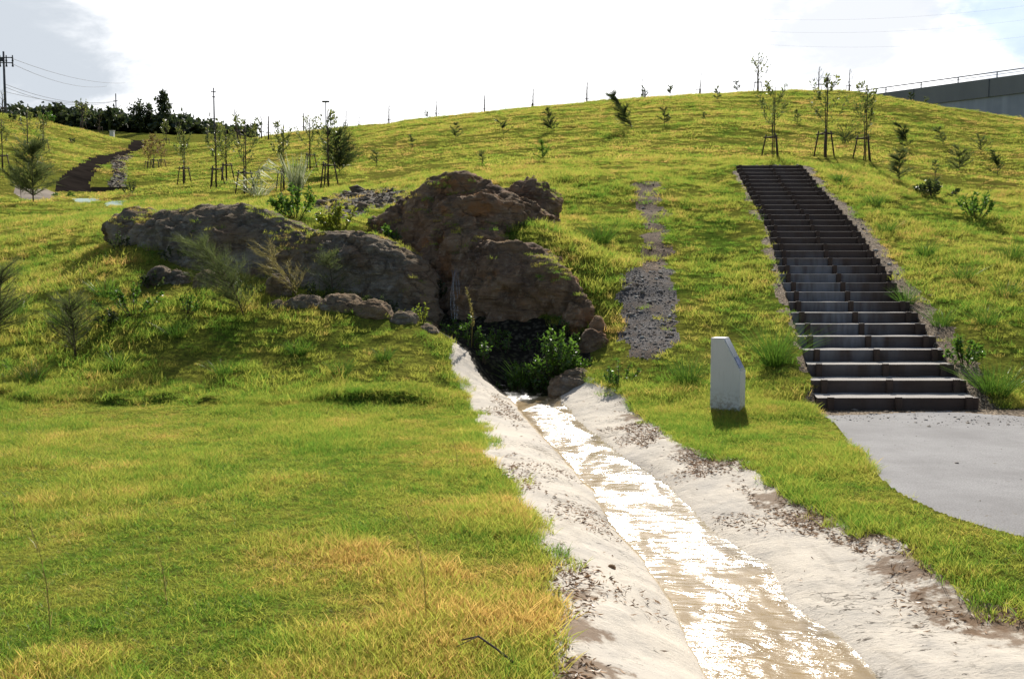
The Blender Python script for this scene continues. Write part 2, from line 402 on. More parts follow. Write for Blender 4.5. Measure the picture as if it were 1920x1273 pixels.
M_post, t, out, pos = new_mat('step_post')
g = t.noise(t.mapping(pos, (12, 12, 2)), 2.0, 4, 0.6)
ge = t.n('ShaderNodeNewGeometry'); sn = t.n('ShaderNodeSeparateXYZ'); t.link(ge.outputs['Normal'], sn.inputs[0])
principled(t, out, t.mix(t.ramp(sn.outputs[2], 0.6, 0.9), t.mix(g, (0.05, 0.034, 0.027), (0.125, 0.085, 0.066)), (0.42, 0.37, 0.32)), 0.8, g, 0.3, 0.005)  # post tops painted pale, as if catching the sun
M_trunk, t, out, pos = new_mat('bark')
g = t.noise(t.mapping(pos, (20, 20, 5)), 1.5, 4, 0.6)
principled(t, out, t.mix(g, (0.06, 0.045, 0.032), (0.17, 0.13, 0.10)), 0.9, g, 0.4, 0.005)
M_tread, t, out, pos = new_mat('tread_gravel')
n1 = t.noise(pos, 3, 4, 0.6); n2 = t.noise(pos, 120, 2, 0.6)
sx = t.n('ShaderNodeSeparateXYZ'); t.link(pos, sx.inputs[0])
c = t.mix(n1, (0.36, 0.335, 0.31), (0.50, 0.47, 0.44))
c = t.mix(t.ramp(sx.outputs[2], 2.6, 3.6, 0, 0.5), c, (0.20, 0.15, 0.115))
c = t.mix(t.ramp(n2, 0.35, 0.6), t.mix(0.4, c, (0.08, 0.07, 0.06)), c)
principled(t, out, c, 0.95, n2, 0.4, 0.006)
# marker stone
M_marker, t, out, pos = new_mat('white_stone')
n1 = t.noise(pos, 5, 5, 0.6); n2 = t.noise(t.mapping(pos, (30, 30, 3)), 1.0, 3, 0.6)
c = t.mix(n1, (0.70, 0.69, 0.675), (0.80, 0.79, 0.775))
c = t.mix(t.ramp(n2, 0.5, 0.75, 0, 0.25), c, (0.55, 0.53, 0.50))
sx = t.n('ShaderNodeSeparateXYZ'); t.link(pos, sx.inputs[0])
c = t.mix(t.math('MULTIPLY', t.ramp(sx.outputs[2], 0.42, 0.0), t.ramp(t.noise(pos, 22, 4, 0.7), 0.42, 0.62)), c, (0.36, 0.30, 0.22))
principled(t, out, c, 0.6, n1, 0.1, 0.003, 0.3)
M_plaque, t, out, pos = new_mat('plaque_metal')
principled(t, out, (0.62, 0.66, 0.74), 0.16, None, metal=1.0)
M_plaquedark, t, out, pos = new_mat('plaque_print')
principled(t, out, t.mix(t.ramp(t.noise(pos, 9, 3, 0.5), 0.45, 0.55), (0.10, 0.16, 0.38), (0.24, 0.30, 0.52)), 0.35, None)
# foliage
def leaf_mat(name, a, b, trans=0.5, boost=1.6, gloss=0.05):
    m, t, out, pos = new_mat(name)
    n = t.noise(pos, 6, 3, 0.6)
    rp = t.n('ShaderNodeNewGeometry')
    c = t.mix(t.ramp(t.math('ADD', t.math('MULTIPLY', n, 0.6), t.math('MULTIPLY', rp.outputs['Random Per Island'], 0.4)), 0.3, 0.7), a, b)
    hs = t.n('ShaderNodeHueSaturation'); hs.inputs['Value'].default_value = boost; t.link(c, hs.inputs['Color'])
    leaf_shader(t, out, c, trans, hs.outputs[0], gloss, 0.4); return m
M_leaf = leaf_mat('sapling_leaf', (0.08, 0.115, 0.025), (0.17, 0.18, 0.045), 0.45)
M_leafdry = leaf_mat('sapling_leaf_dry', (0.16, 0.12, 0.04), (0.24, 0.16, 0.06), 0.4)
M_bush = leaf_mat('bush_leaf', (0.045, 0.10, 0.012), (0.10, 0.19, 0.02), 0.5)
M_bushy = leaf_mat('bush_leaf_yellow', (0.14, 0.20, 0.02), (0.26, 0.27, 0.03), 0.5)
M_dark = leaf_mat('dark_leaf', (0.032, 0.052, 0.014), (0.068, 0.095, 0.024), 0.4, 1.4)
M_needle = leaf_mat('needle', (0.065, 0.092, 0.03), (0.135, 0.16, 0.052), 0.45, 1.5, 0.02)
M_reed = leaf_mat('reed_leaf', (0.24, 0.29, 0.13), (0.48, 0.48, 0.34), 0.5, 1.5)
M_wood = leaf_mat('woodland_leaf', (0.028, 0.048, 0.018), (0.080, 0.100, 0.034), 0.3, 1.3)
M_straw = leaf_mat('straw', (0.22, 0.20, 0.06), (0.36, 0.29, 0.10), 0.4, 1.4)
M_metal, t, out, pos = new_mat('pole_concrete')
principled(t, out, (0.09, 0.095, 0.12), 0.8)
M_wire, t, out, pos = new_mat('wire')
principled(t, out, (0.20, 0.20, 0.22), 0.7)
M_wall, t, out, pos = new_mat('road_wall_concrete')
st = t.noise(t.mapping(pos, (0.5, 0.5, 0.06)), 1.2, 5, 0.65, 0.4)
big = t.noise(pos, 0.12, 4, 0.6)
c = t.mix(t.ramp(st, 0.35, 0.7), (0.32, 0.35, 0.41), (0.55, 0.58, 0.64))
c = t.mix(t.ramp(big, 0.4, 0.65, 0, 0.6), c, (0.58, 0.59, 0.62))
principled(t, out, c, 0.9, st, 0.2, 0.05)
M_wallcap, t, out, pos = new_mat('road_parapet_concrete')
principled(t, out, t.mix(t.noise(t.mapping(pos, (0.6, 0.6, 0.1)), 1.0, 4, 0.6), (0.22, 0.225, 0.235), (0.34, 0.34, 0.35)), 0.9)
# water
M_water, t, out, pos = new_mat('stream_water')
rp = t.mapping(pos, (1.0, 0.55, 1.0), (0, 0, R(-12)))
rp = t.mapping(pos, (0.45, 1.0, 1.0), (0, 0, R(-8)))
w1 = t.noise(rp, 9.0, 4, 0.55, 1.0); w2 = t.noise(rp, 34.0, 3, 0.55, 0.6)
hh = t.math('ADD', w1, t.math('MULTIPLY', w2, 0.18))
calm = t.noise(t.mapping(pos, (1.1, 0.55, 1.0)), 1.6, 3, 0.55, 0.8)
bmp = t.n('ShaderNodeBump'); t.link(t.ramp(calm, 0.42, 0.62, 0.25, 1.0), bmp.inputs['Strength']); bmp.inputs['Distance'].default_value = 0.026
t.link(hh, bmp.inputs['Height'])
gl = t.n('ShaderNodeBsdfGlossy'); t.link(t.ramp(calm, 0.40, 0.60, 0.12, 0.20), gl.inputs['Roughness']); t.link(bmp.outputs[0], gl.inputs['Normal'])
tp = t.n('ShaderNodeBsdfTransparent'); tp.inputs[0].default_value = (0.86, 0.785, 0.66, 1)
ge = t.n('ShaderNodeNewGeometry'); dt = t.n('ShaderNodeVectorMath', operation='DOT_PRODUCT'); t.link(ge.outputs['Incoming'], dt.inputs[0]); t.link(ge.outputs['Normal'], dt.inputs[1])
cosv = t.math('ABSOLUTE', dt.outputs['Value'])          # same reflectance from both faces of the sheet
frs = t.math('ADD', 0.025, t.math('MULTIPLY', 0.975, t.math('POWER', t.math('SUBTRACT', 1.0, cosv, clamp=True), 5.0)))
mx = t.n('ShaderNodeMixShader'); t.link(frs, mx.inputs[0])
t.link(tp.outputs[0], mx.inputs[1]); t.link(gl.outputs[0], mx.inputs[2]); t.link(mx.outputs[0], out.inputs[0])

# ------------------------------------------------------------------ stairs line (shared by terrain and staircase)
N_ST = 32; ST_Y0 = 12.5; ST_RISE = 0.176
ST_Y = [ST_Y0 + 0.62 * i - 0.0013 * i * i for i in range(N_ST + 1)]
def st_centre(y): return np.interp(y, [10, 12.5, 18.1, 22.7, 31, 36], [4.85, 5.34, 6.50, 7.45, 8.62, 9.2])
ST_HW = 1.12
def st_z(y): return np.interp(y, [ST_Y0 - 0.3, ST_Y0 + 0.06] + ST_Y[1:], [0, 0.0] + [ST_RISE * (i + 0.6) for i in range(1, N_ST + 1)])

# ------------------------------------------------------------------ terrain
CTRL = []
def cz(px, py, z): CTRL.append(Pz(px, py, z))
def cd(px, py, d): CTRL.append(P(px, py, d))
for px, py in ((0,1273),(500,1273),(950,1273),(0,1000),(500,1000),(900,1000),(0,860),(450,860),(850,860),(250,800),(600,800)): cz(px, py, 0.0)
for px, py, z in ((1600,975,-0.10),(1660,1010,-0.09),(1800,1090,-0.13),(1900,1150,-0.14),(1600,800,0),(1900,850,0),(1920,985,0),(1590,832,0),(1636,885,0),(1690,930,0),(1770,966,0),(1850,992,0),(1925,1012,0),(2150,1065,0),(1570,800,0),(1300,815,-0.03),(1420,890,-0.08),(1240,760,0.05)): cz(px, py, z)
for p in ((-6,2,0),(-10,8,0),(5.4,1,-0.15),(10,6,0),(0,1,-0.05),(-3,-4,0),(3,-4,0),(12,11,0),(0,-8,0),(-12,-6,0),(12,-6,0)): CTRL.append(np.array(p, float))
for px, py, d in (
    (100,740,13.0),(450,745,13.1),(750,740,13.2),(100,680,14.4),(450,650,15),(450,600,15.9),(720,620,15.6),(840,655,15.2),(640,575,16.5),(300,570,16.4),
    (800,610,15.9),(250,500,18.3),(100,520,19),(0,620,15.6),(0,520,21),(150,440,24),(0,430,28),(100,400,33),(0,368,42),(250,395,29),(420,378,32),(330,360,38),
    (560,370,31),(620,352,36),(700,352,33),(650,398,25.5),(760,350,30),(500,535,17.75),(700,582,16.9),(330,500,18.6),(420,515,18.2),(600,560,17.2),(780,604,16.5),(250,455,19.7),
    (900,645,16.6),(960,690,15.6),(850,640,16.6),(1040,640,16.6),
    (560,414,21.2),(500,400,21.6),(640,430,20.9),(720,480,20.6),(800,600,17.6),(830,500,19.6),(760,470,20.6),(800,430,23.5),(900,330,31),(1060,335,29),(1080,400,24.3),(990,424,20.2),(1050,440,19.6),(1060,470,18.9),(1130,470,20.4),(1110,560,17.4),(1150,640,15.9),(1150,700,14.6),
    (1215,340,28),(1210,440,22),(1205,560,17.5),(1220,660,14.9),(1340,350,28.6),(1350,450,22),(1380,560,17.6),(1400,680,14.6),
    (1480,720,13.4),(1880,770,12.6),(1840,640,14.8),(1790,560,17.0),(1700,470,20.8),(1640,400,24.5),(1560,330,29.6),
    (1920,660,14.5),(1920,560,17),(1900,480,20),(1800,440,23),(1720,385,26),(1640,338,30),(1440,312,32.5),
    (1800,392,26.5),(1870,430,24),(1760,345,36),(1860,380,33),(1850,330,42),(1920,330,43),(1900,270,56),(1920,232,68),
    (1448,297,37),(1545,295,37),(1620,300,37),(1200,300,36),(1000,300,38),(800,312,38),(1200,250,48),(900,252,55),(700,272,55),(1400,230,50),(1600,235,55),
    (1500,172,80),(1400,174,80),(1300,183,82),(1100,199,84),(900,214,84),(700,236,84),(550,249,84),(480,259,86),
    (1600,175,80),(1680,187,78),(1760,200,75),(1850,215,71),
    (480,330,47),(580,325,47),(400,300,62),(345,346,43),(290,318,60),(420,268,88),(340,268,100),(240,300,75),
    (60,345,47),(130,368,47),(165,345,50),(190,315,60),(225,290,75),(255,277,90),(268,266,105),(215,360,45),
    (5,320,46),(52,303,50),(100,290,58),(130,240,82),(60,225,78),(0,217,72),(180,250,88),(235,263,98),(180,280,75),
    (100,236,150),(300,258,150),(440,252,140)):
    cd(px, py, d)
# beyond the frame and behind the crests
for p in ((-45,70,15.5),(-30,40,7),(-20,22,2.6),(-22,14,1.2),(-60,120,18),(-70,60,14),
          (22,20,3.0),(30,40,7),(45,60,11),(16,13,0.6),(60,80,13),
          (-10,125,15),(20,125,14),(50,125,12),(80,110,10),(-20,160,18),(30,180,10),(90,180,8),(-80,180,18),(-160,160,14),(160,140,6),
          (0,320,5),(-250,320,8),(250,320,3),(-200,40,8),(200,40,3),(0,-60,-1),(-80,-40,-1),(80,-40,-1),(-300,-60,-1),(300,-60,-1)):
    CTRL.append(np.array(p, float))
CTRL = np.array(CTRL)
def kern(dx_, dy_): return np.sqrt(dx_ * dx_ + dy_ * dy_ + 0.8)
A = kern(CTRL[:, None, 0] - CTRL[None, :, 0], CTRL[:, None, 1] - CTRL[None, :, 1])
nC = len(CTRL)
M_ = np.zeros((nC + 3, nC + 3)); M_[:nC, :nC] = A + np.eye(nC) * -0.02
M_[:nC, nC:] = np.c_[np.ones(nC), CTRL[:, :2]]; M_[nC:, :nC] = M_[:nC, nC:].T
W_ = np.linalg.solve(M_, np.r_[CTRL[:, 2], 0, 0, 0])
def base_h(x, y):
    x = np.asarray(x, float).ravel(); y = np.asarray(y, float).ravel(); o = np.empty_like(x)
    for i in range(0, len(x), 20000):
        s = slice(i, i + 20000)
        o[s] = kern(x[s, None] - CTRL[None, :, 0], y[s, None] - CTRL[None, :, 1]) @ W_[:nC] + W_[nC] + W_[nC + 1] * x[s] + W_[nC + 2] * y[s]
    return o
# channel: grass edges and water edges traced on the ground, then read as functions of y
def water_z(y): return np.interp(y, [-8, 4, 9, 13, 15.2, 16.2], [-0.56, -0.30, -0.225, -0.11, 0.02, 0.06])
def trace(px, zf, near, far):
    pts = []
    for (u, v_) in px:
        z = 0.0
        for _ in range(25): q = Pz(u, v_, z); z = 0.5 * z + 0.5 * float(zf(q))
        pts.append((float(q[1]), float(q[0])))
    pts = sorted(pts + near + far); return np.array([p[0] for p in pts]), np.array([p[1] for p in pts])
gz_ = lambda q: float(base_h([q[0]], [q[1]])[0]); wz_ = lambda q: float(water_z(q[1]))
T_L = trace([(850,700),(870,738),(893,780),(905,850),(940,880),(962,905),(972,945),(1000,980),(1010,1010),(1040,1040),(1055,1070),(1050,1105),(1066,1140),(1040,1180),(1040,1230),(1030,1273)], gz_, [(-8, 1.3), (0, .62)], [(15.3, -1.02), (16.2, -.9)])
T_WL = trace([(932,717),(980,767),(1020,813),(1065,857),(1117,917),(1153,973),(1177,1003),(1210,1040),(1280,1147),(1300,1183),(1347,1270)], wz_, [(-8, 4.4), (0, 2.2)], [(16.2, -.25)])
T_WR = trace([(1037,717),(1050,753),(1083,790),(1147,840),(1193,877),(1240,907),(1273,937),(1337,997),(1427,1050),(1480,1127),(1563,1187),(1643,1270)], wz_, [(-8, 5.8), (0, 3.6)], [(16.2, .5)])
T_R = trace([(1120,715),(1180,750),(1225,790),(1270,830),(1330,850),(1370,862),(1420,895),(1470,925),(1520,945),(1600,975),(1640,990),(1720,1050),(1790,1100),(1850,1130),(1920,1150)], gz_, [(-8, 7.6), (0, 5.2)], [(15.2, .98), (16.2, .8)])
def chan(x, y):
    jit = 0.10 * fbm(x * 1.3, y * 1.3, oct=3, seed=5)
    L = np.interp(y, *T_L) + jit - np.interp(y, [4, 8, 11], [0.05, 0.05, 0.03]); WL = np.interp(y, *T_WL) + 0.03 * fbm(x * 0 + 1, y * 2.4, oct=3, seed=15); WR = np.interp(y, *T_WR) + 0.04 * fbm(x * 0 + 7, y * 2.2, oct=3, seed=16)
    Rr = np.interp(y, *T_R) - 0.10 * fbm(x * 1.6 + 9, y * 1.6, oct=3, seed=6)
    return L, WL, WR, Rr
POLY = {
 'path': [(1540,771),(1560,790),(1590,830),(1620,870),(1680,922),(1760,962),(1840,988),(1920,1008),(2300,1100),(2600,1100),(2600,800),(2100,800),(1950,804),(1880,790),(1840,773)],
 'gravel_track': [(1160,500),(1200,505),(1245,500),(1257,560),(1268,640),(1232,674),(1180,674),(1163,600)],
 'gully_dirt': [(1190,342),(1236,342),(1248,400),(1258,500),(1195,512),(1208,430),(1196,390)],
 'boardwalk': [(100,362),(108,335),(130,318),(165,297),(205,287),(235,280),(243,268),(240,261),(276,264),(268,278),(248,286),(210,303),(180,320),(163,345),(178,362)],
 'stony_gully': [(205,355),(232,350),(238,325),(232,305),(250,293),(225,290),(206,305),(212,330),(198,345)],
 'stony_bank': [(590,400),(585,382),(640,365),(700,353),(780,350),(760,372),(700,392),(640,415)],
 'pale_apron': [(30,350),(80,356),(110,366),(95,376),(40,376),(22,364)],
 'mint_basin': [(132,372),(180,370),(186,378),(140,381)],
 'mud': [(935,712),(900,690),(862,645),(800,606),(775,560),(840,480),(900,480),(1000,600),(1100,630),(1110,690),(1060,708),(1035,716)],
 'mint_basin2': [(195,378),(236,375),(232,386),(196,386)],
}
RNG = {'mud': (14.5, 20.5), 'path': (2, 14), 'gravel_track': (12, 22), 'gully_dirt': (18, 33), 'boardwalk': (40, 125), 'stony_gully': (40, 90), 'stony_bank': (22, 40),
       'pale_apron': (35, 55), 'mint_basin': (33, 50), 'mint_basin2': (33, 50)}
LITTER = [(1215,790),(1300,842),(1368,862),(1440,898),(1480,930),(1560,935),(1640,985),(1700,1030),(1800,1110),(1920,1200),(1920,1150),(1750,1085),(1650,1000),(1560,965),(1490,925),(1380,850),(1300,825),(1240,795)]
def terrain(x, y):
    """height of the ground and its class at (x, y)"""
    x = np.asarray(x, float).ravel(); y = np.asarray(y, float).ravel()
    z = base_h(x, y)
    r = np.hypot(x, y)
    amp = np.interp(y, [0, 10, 14, 25, 60], [0.018, 0.02, 0.06, 0.09, 0.11])
    z0 = z
    z = z + amp * (fbm(x * 0.55, y * 0.9, oct=5, seed=1) * 1.3 + 0.7 * fbm(x * 0.18, y * 0.5, oct=3, seed=8) * np.interp(y, [20, 50], [0, 0.9]))
    # eroded little step at the far edge of the near lawn
    edge = 12.75 + 0.55 * fbm(x * 0.9, x * 0 + 3.0, oct=4, seed=3) + 0.03 * x
    stepm = sstep(x, -8.5, -7.0) * (1 - sstep(x, -1.6, -0.9)) * np.clip(0.45 + 1.5 * fbm(x * 1.5, y * 0 + 5, oct=3, seed=18), 0.32, 1)
    z = z + stepm * 0.15 * sstep(y, edge - 0.05, edge + 0.12) * np.exp(-np.clip(y - edge, 0, 9) * 0.9)
    # stair cut
    c = st_centre(y); u = np.abs(x - c)
    on = (y > ST_Y0 - 0.2) & (y < ST_Y[-1] + 1.5)
    f = np.where(on, 1 - sstep(u, ST_HW + 0.05, ST_HW + 0.9), 0)
    z = z * (1 - f) + f * (st_z(y) - 0.03)
    under = on & (u < ST_HW - 0.03) & (y > ST_Y0 + 0.15) & (y < ST_Y[-1] - 0.1)
    z = np.where(under, st_z(y) - 0.42, z)
    # flat path
    ppx, ppy = project(x, y, z0)
    jx = 7 * fbm(x * 2.2, y * 2.2, oct=3, seed=21); jy = 5 * fbm(x * 2.2 + 40, y * 2.2, oct=3, seed=22)
    jx2 = np.where(y > 30, 0.3, 1.0)
    cls = np.zeros(x.shape, np.int32)     # 0 turf
    names = ['ground']
    for k, poly in POLY.items():
        names.append(k)
        jw = np.where(y < 36, (26 * fbm(x * 1.0 + 3, y * .9, oct=4, seed=25, gain=.7) + 14 * fbm(x * 3, y * 2.2, oct=3, seed=26)), 0) if k in ('gully_dirt', 'gravel_track') else 0
        jf = 0.25 if k in ('path', 'boardwalk', 'mint_basin', 'mint_basin2', 'pale_apron') else 1.0
        m = in_poly(ppx + jw + jx * jf * jx2, ppy + jy * jf * jx2, poly) & (y > RNG[k][0]) & (y < RNG[k][1])
        cls[m] = len(names) - 1
    pm = cls == 1
    z = np.where(pm, z0 * 0.0 + 0.004 * fbm(x * 0.7, y * 0.7, seed=2), z)
    # dirt beside the stairs
    names.append('dirt')
    un = u + 0.30 * fbm(x * 2.1, y * 1.5, oct=4, seed=30)
    dm = on & (((x > c) & (un < ST_HW + 0.30)) | ((x < c) & (un < ST_HW + 0.10))) & (cls == 0)
    foot = (y > 11.75) & (y <= ST_Y0 + 0.12) & (x > 4.02) & (x < 9.5) & ((cls == 0) | (y > 12.05 + 0.3 * fbm(x, y * 2, oct=3, seed=31)) & ((x < 4.9) | (x > 5.9 + 0.5 * fbm(x * 2, y * 2, seed=33))))
    cls[dm | foot] = len(names) - 1
    z = np.where(foot & (y < ST_Y0 - .02), 0.004 + 0.006 * fbm(x * 2, y * 2, seed=34), z)
    # channel
    L, WL, WR, Rr = chan(x, y)
    zw = water_z(y)
    ch = (y < 15.9) & (x > L) & (x < Rr) & (y > -8)
    tl = np.clip((WL - x) / np.maximum(WL - L, 0.05), 0, 1); tr = np.clip((x - WR) / np.maximum(Rr - WR, 0.05), 0, 1)
    prof_l = 1 - (1 - tl) ** 2.2; prof_r = 0.40 * (1 - (1 - tr) ** 6) + 0.60 * tr
    inside = (x >= WL) & (x <= WR)
    bedz = zw - 0.05 - 0.05 * np.sin(np.pi * np.clip((x - WL) / np.maximum(WR - WL, 0.05), 0, 1)) + 0.035 * fbm(x * 3, y * 1.6, oct=3, seed=40)
    wob = 0.03 * fbm(x * 1.7, y * 1.1, oct=4, seed=41) + 0.012 * fbm(x * 7, y * 5, oct=3, seed=42)
    zl = (zw - 0.05) + (z - zw + 0.05) * prof_l + wob * np.minimum(1, tl * 5); zr = (zw - 0.05) + (z - zw + 0.05) * prof_r + wob * np.minimum(1, tr * 5)
    zc = np.where(inside, bedz, np.where(x < WL, zl, zr))
    fade = 1 - sstep(y, 15.3, 15.9)
    z = np.where(ch, zc * fade + z * (1 - fade), z)
    names.append('stream_floor'); fl_ = ch & (x > WL - 0.03) & (x < WR + 0.03) & (cls != names.index('mud'))
    names.append('stream_bed'); cls[ch & (cls != 1) & (cls != names.index('mud'))] = len(names) - 1
    cls[fl_] = len(names) - 2
    return z, cls, names
def ground_z(x, y): return float(terrain(np.array([x]), np.array([y]))[0][0])
def gpt(px, py, d):
    """ground point under photo pixel px at distance d"""
    p = P(px, py, d); return (float(p[0]), float(p[1]), ground_z(p[0], p[1]))
def ray_hit(px, py, dmin=3.0, dmax=140.0):
    """first ground point along the line of sight"""
    ds = np.geomspace(dmin, dmax, 700); r = ray(px, py)
    pts = np.array([0, 0, H])[None] + r[None] * (ds / r[1])[:, None]
    z = terrain(pts[:, 0], pts[:, 1])[0]
    k = np.where(pts[:, 2] <= z)[0]
    i = k[0] if len(k) else len(ds) - 1
    return (float(pts[i, 0]), float(pts[i, 1]), float(z[i]))

NCOL, NROW = 860, 900
uu = np.linspace(-1, 1, NCOL); tanx = 0.80 * uu + 2.2 * np.sign(uu) * np.abs(uu) ** 9
ORG = -6.0
ro = np.geomspace(2.0, 1500.0, 1000)
fine_ = np.interp(np.linspace(0, 1, NROW), [0, 0.08, 0.62, 0.90, 1.0], [math.log(2.0), math.log(8.5), math.log(36), math.log(130), math.log(1200)])
dist = np.exp(fine_)
X = (tanx[None, :] * dist[:, None]); Y = np.repeat(dist[:, None], NCOL, 1) + ORG
Z, CL, NAMES = terrain(X, Y)
V = np.c_[X.ravel(), Y.ravel(), Z]
idx = np.arange(NROW * NCOL).reshape(NROW, NCOL)
Q = np.stack([idx[:-1, :-1], idx[:-1, 1:], idx[1:, 1:], idx[1:, :-1]], -1).reshape(-1, 4)
qc = CL[Q[:, 0]]
mats = {'ground': M_turf, 'path': M_path, 'gravel_track': M_gravel, 'gully_dirt': M_gully, 'boardwalk': M_walk, 'stony_gully': M_stony, 'stony_bank': M_stony,
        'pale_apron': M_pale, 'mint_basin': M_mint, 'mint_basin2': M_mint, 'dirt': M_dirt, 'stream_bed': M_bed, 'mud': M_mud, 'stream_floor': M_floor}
onames = {'mint_basin': 'stream_bed_lining', 'pale_apron': 'pale_concrete_path', 'boardwalk': 'dark_path', 'gravel_track': 'gravel_path', 'gully_dirt': 'dirt_path',
          'dirt': 'dirt_ground', 'stony_gully': 'stony_ground', 'stony_bank': 'stony_ground_bank'}
qc = np.where(qc == NAMES.index('mint_basin2'), NAMES.index('mint_basin'), qc)
for i, nm in enumerate(NAMES):
    q = Q[qc == i]
    if not len(q): continue
    us, inv = np.unique(q, return_inverse=True)
    o = mesh_obj(onames.get(nm, nm), V[us], inv.reshape(-1, 4), mats[nm], smooth=True)
    tag(o, kind='structure')

# water sheet
ys = np.concatenate([np.linspace(-8, 3, 60), np.linspace(3.05, 15.75, 420)]); ts = np.linspace(-0.05, 1.05, 40)
_, WLs, WRs, _ = chan(ys * 0, ys)
WX = WLs[:, None] + (WRs - WLs)[:, None] * ts[None]; WY = np.repeat(ys[:, None], 40, 1)
WZ = water_z(WY) - 0.012 + 0.012 * fbm(WX * 4, WY * 2.2, oct=3, seed=61).reshape(WX.shape)
gi = np.arange(len(ys) * 40).reshape(len(ys), 40)
WQ = np.stack([gi[:-1, :-1], gi[:-1, 1:], gi[1:, 1:], gi[1:, :-1]], -1).reshape(-1, 4)
tag(mesh_obj('water', np.c_[WX.ravel(), WY.ravel(), WZ.ravel()], WQ, M_water, smooth=True), kind='structure')

# ------------------------------------------------------------------ staircase
stair = thing('staircase', (float(st_centre(ST_Y0)), ST_Y0, 0), 'long dark timber staircase climbing the grassy slope from the pale path', 'staircase')
ox, oy, _ = stair.location
for i in range(N_ST):
    y0, y1 = ST_Y[i], ST_Y[i + 1]; z1 = ST_RISE * (i + 1); c = float(st_centre(y0)); c2 = float(st_centre(y1))
    hw = ST_HW * (1 + 0.015 * rnd.uniform(-1, 1)); skew = rnd.uniform(-0.012, 0.012) + 0.01
    rot = Matrix.Rotation(skew, 3, 'Z')
    st = bpy.data.objects.new('step', None); link(st, stair); st.location = (c - ox, y0 - oy, z1 - ST_RISE)
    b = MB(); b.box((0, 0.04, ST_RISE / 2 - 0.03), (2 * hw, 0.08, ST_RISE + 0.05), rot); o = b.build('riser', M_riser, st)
    bv = o.modifiers.new('bevel', 'BEVEL'); bv.width = 0.008; bv.segments = 2
    # gravel tread with an uneven surface, level with the board
    nx, ny = 26, 7; vs = []; fs = []
    for a in range(ny):
        for k in range(nx):
            xx = (k / (nx - 1) * 2 - 1) * (hw - 0.01) + (c2 - c) * a / (ny - 1); yy = 0.082 + (y1 - y0 - 0.085) * a / (ny - 1)
            hz = 0.010 * mnoise.noise(Vector((xx * 3 + i * 7, yy * 5, i * 3.1))) - 0.012
            vs.append((xx, yy + skew * xx, ST_RISE + hz))
    for a in range(ny - 1):
        for k in range(nx - 1):
            q = a * nx + k; fs.append((q, q + 1, q + nx + 1, q + nx))
    mesh_obj('tread', vs, fs, M_tread, st, smooth=True)
    for s in (-0.86, 0.02, 0.86):
        b = MB(); xx = s * hw + rnd.uniform(-0.04, 0.04)
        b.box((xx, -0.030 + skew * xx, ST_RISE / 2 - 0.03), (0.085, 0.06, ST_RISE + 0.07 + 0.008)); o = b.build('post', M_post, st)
        bv = o.modifiers.new('bevel', 'BEVEL'); bv.width = 0.006; bv.segments = 1

# ------------------------------------------------------------------ marker stone
mp = gpt(1364, 772, 12.1)
mk = thing('marker_stone', mp, 'white stone marker post with slanted top and small plaque, beside the stream', 'marker post')
mk.rotation_euler = (0, 0, R(-31))
wq, dq, hq, hl, fl = 0.405, 0.235, 0.985, 0.545, 0.17     # width, depth, full height, low side height, flat part
prof = [(-wq/2, -0.15), (wq/2, -0.15), (wq/2, hl), (-wq/2 + fl, hq), (-wq/2, hq)]
vs = [(x, -dq/2, z) for x, z in prof] + [(x, dq/2, z) for x, z in prof]
fs = [(0, 1, 2, 3, 4), (9, 8, 7, 6, 5)] + [(i, i + 5, (i + 1) % 5 + 5, (i + 1) % 5) for i in range(5)]
o = mesh_obj('pillar', vs, fs, M_marker, mk); bv = o.modifiers.new('bevel', 'BEVEL'); bv.width = 0.006; bv.segments = 2
a = Vector((-wq/2 + fl, 0, hq)); bb = Vector((wq/2, 0, hl)); e = (bb - a); L_ = e.length; e.normalize(); nrm = Vector((-e.z, 0, e.x)); nrm = nrm if nrm.z > 0 else -nrm
def plq(u0, u1, v0, v1, h0, h1):
    vs = []
    for hgt in (h0, h1):
        for (u, v) in ((u0, v0), (u1, v0), (u1, v1), (u0, v1)):
            p = a + e * (u * L_) + nrm * hgt; vs.append((p.x, v * dq, p.z))
    return vs, [(3, 2, 1, 0), (4, 5, 6, 7), (0, 1, 5, 4), (1, 2, 6, 5), (2, 3, 7, 6), (3, 0, 4, 7)]
pl = mesh_obj('plaque', *plq(0.04, 0.97, -0.42, 0.42, 0.0, 0.006), M_plaque, mk)
mesh_obj('plaque_print', *plq(0.58, 0.90, -0.38, 0.38, 0.006, 0.0085), M_plaquedark, pl)

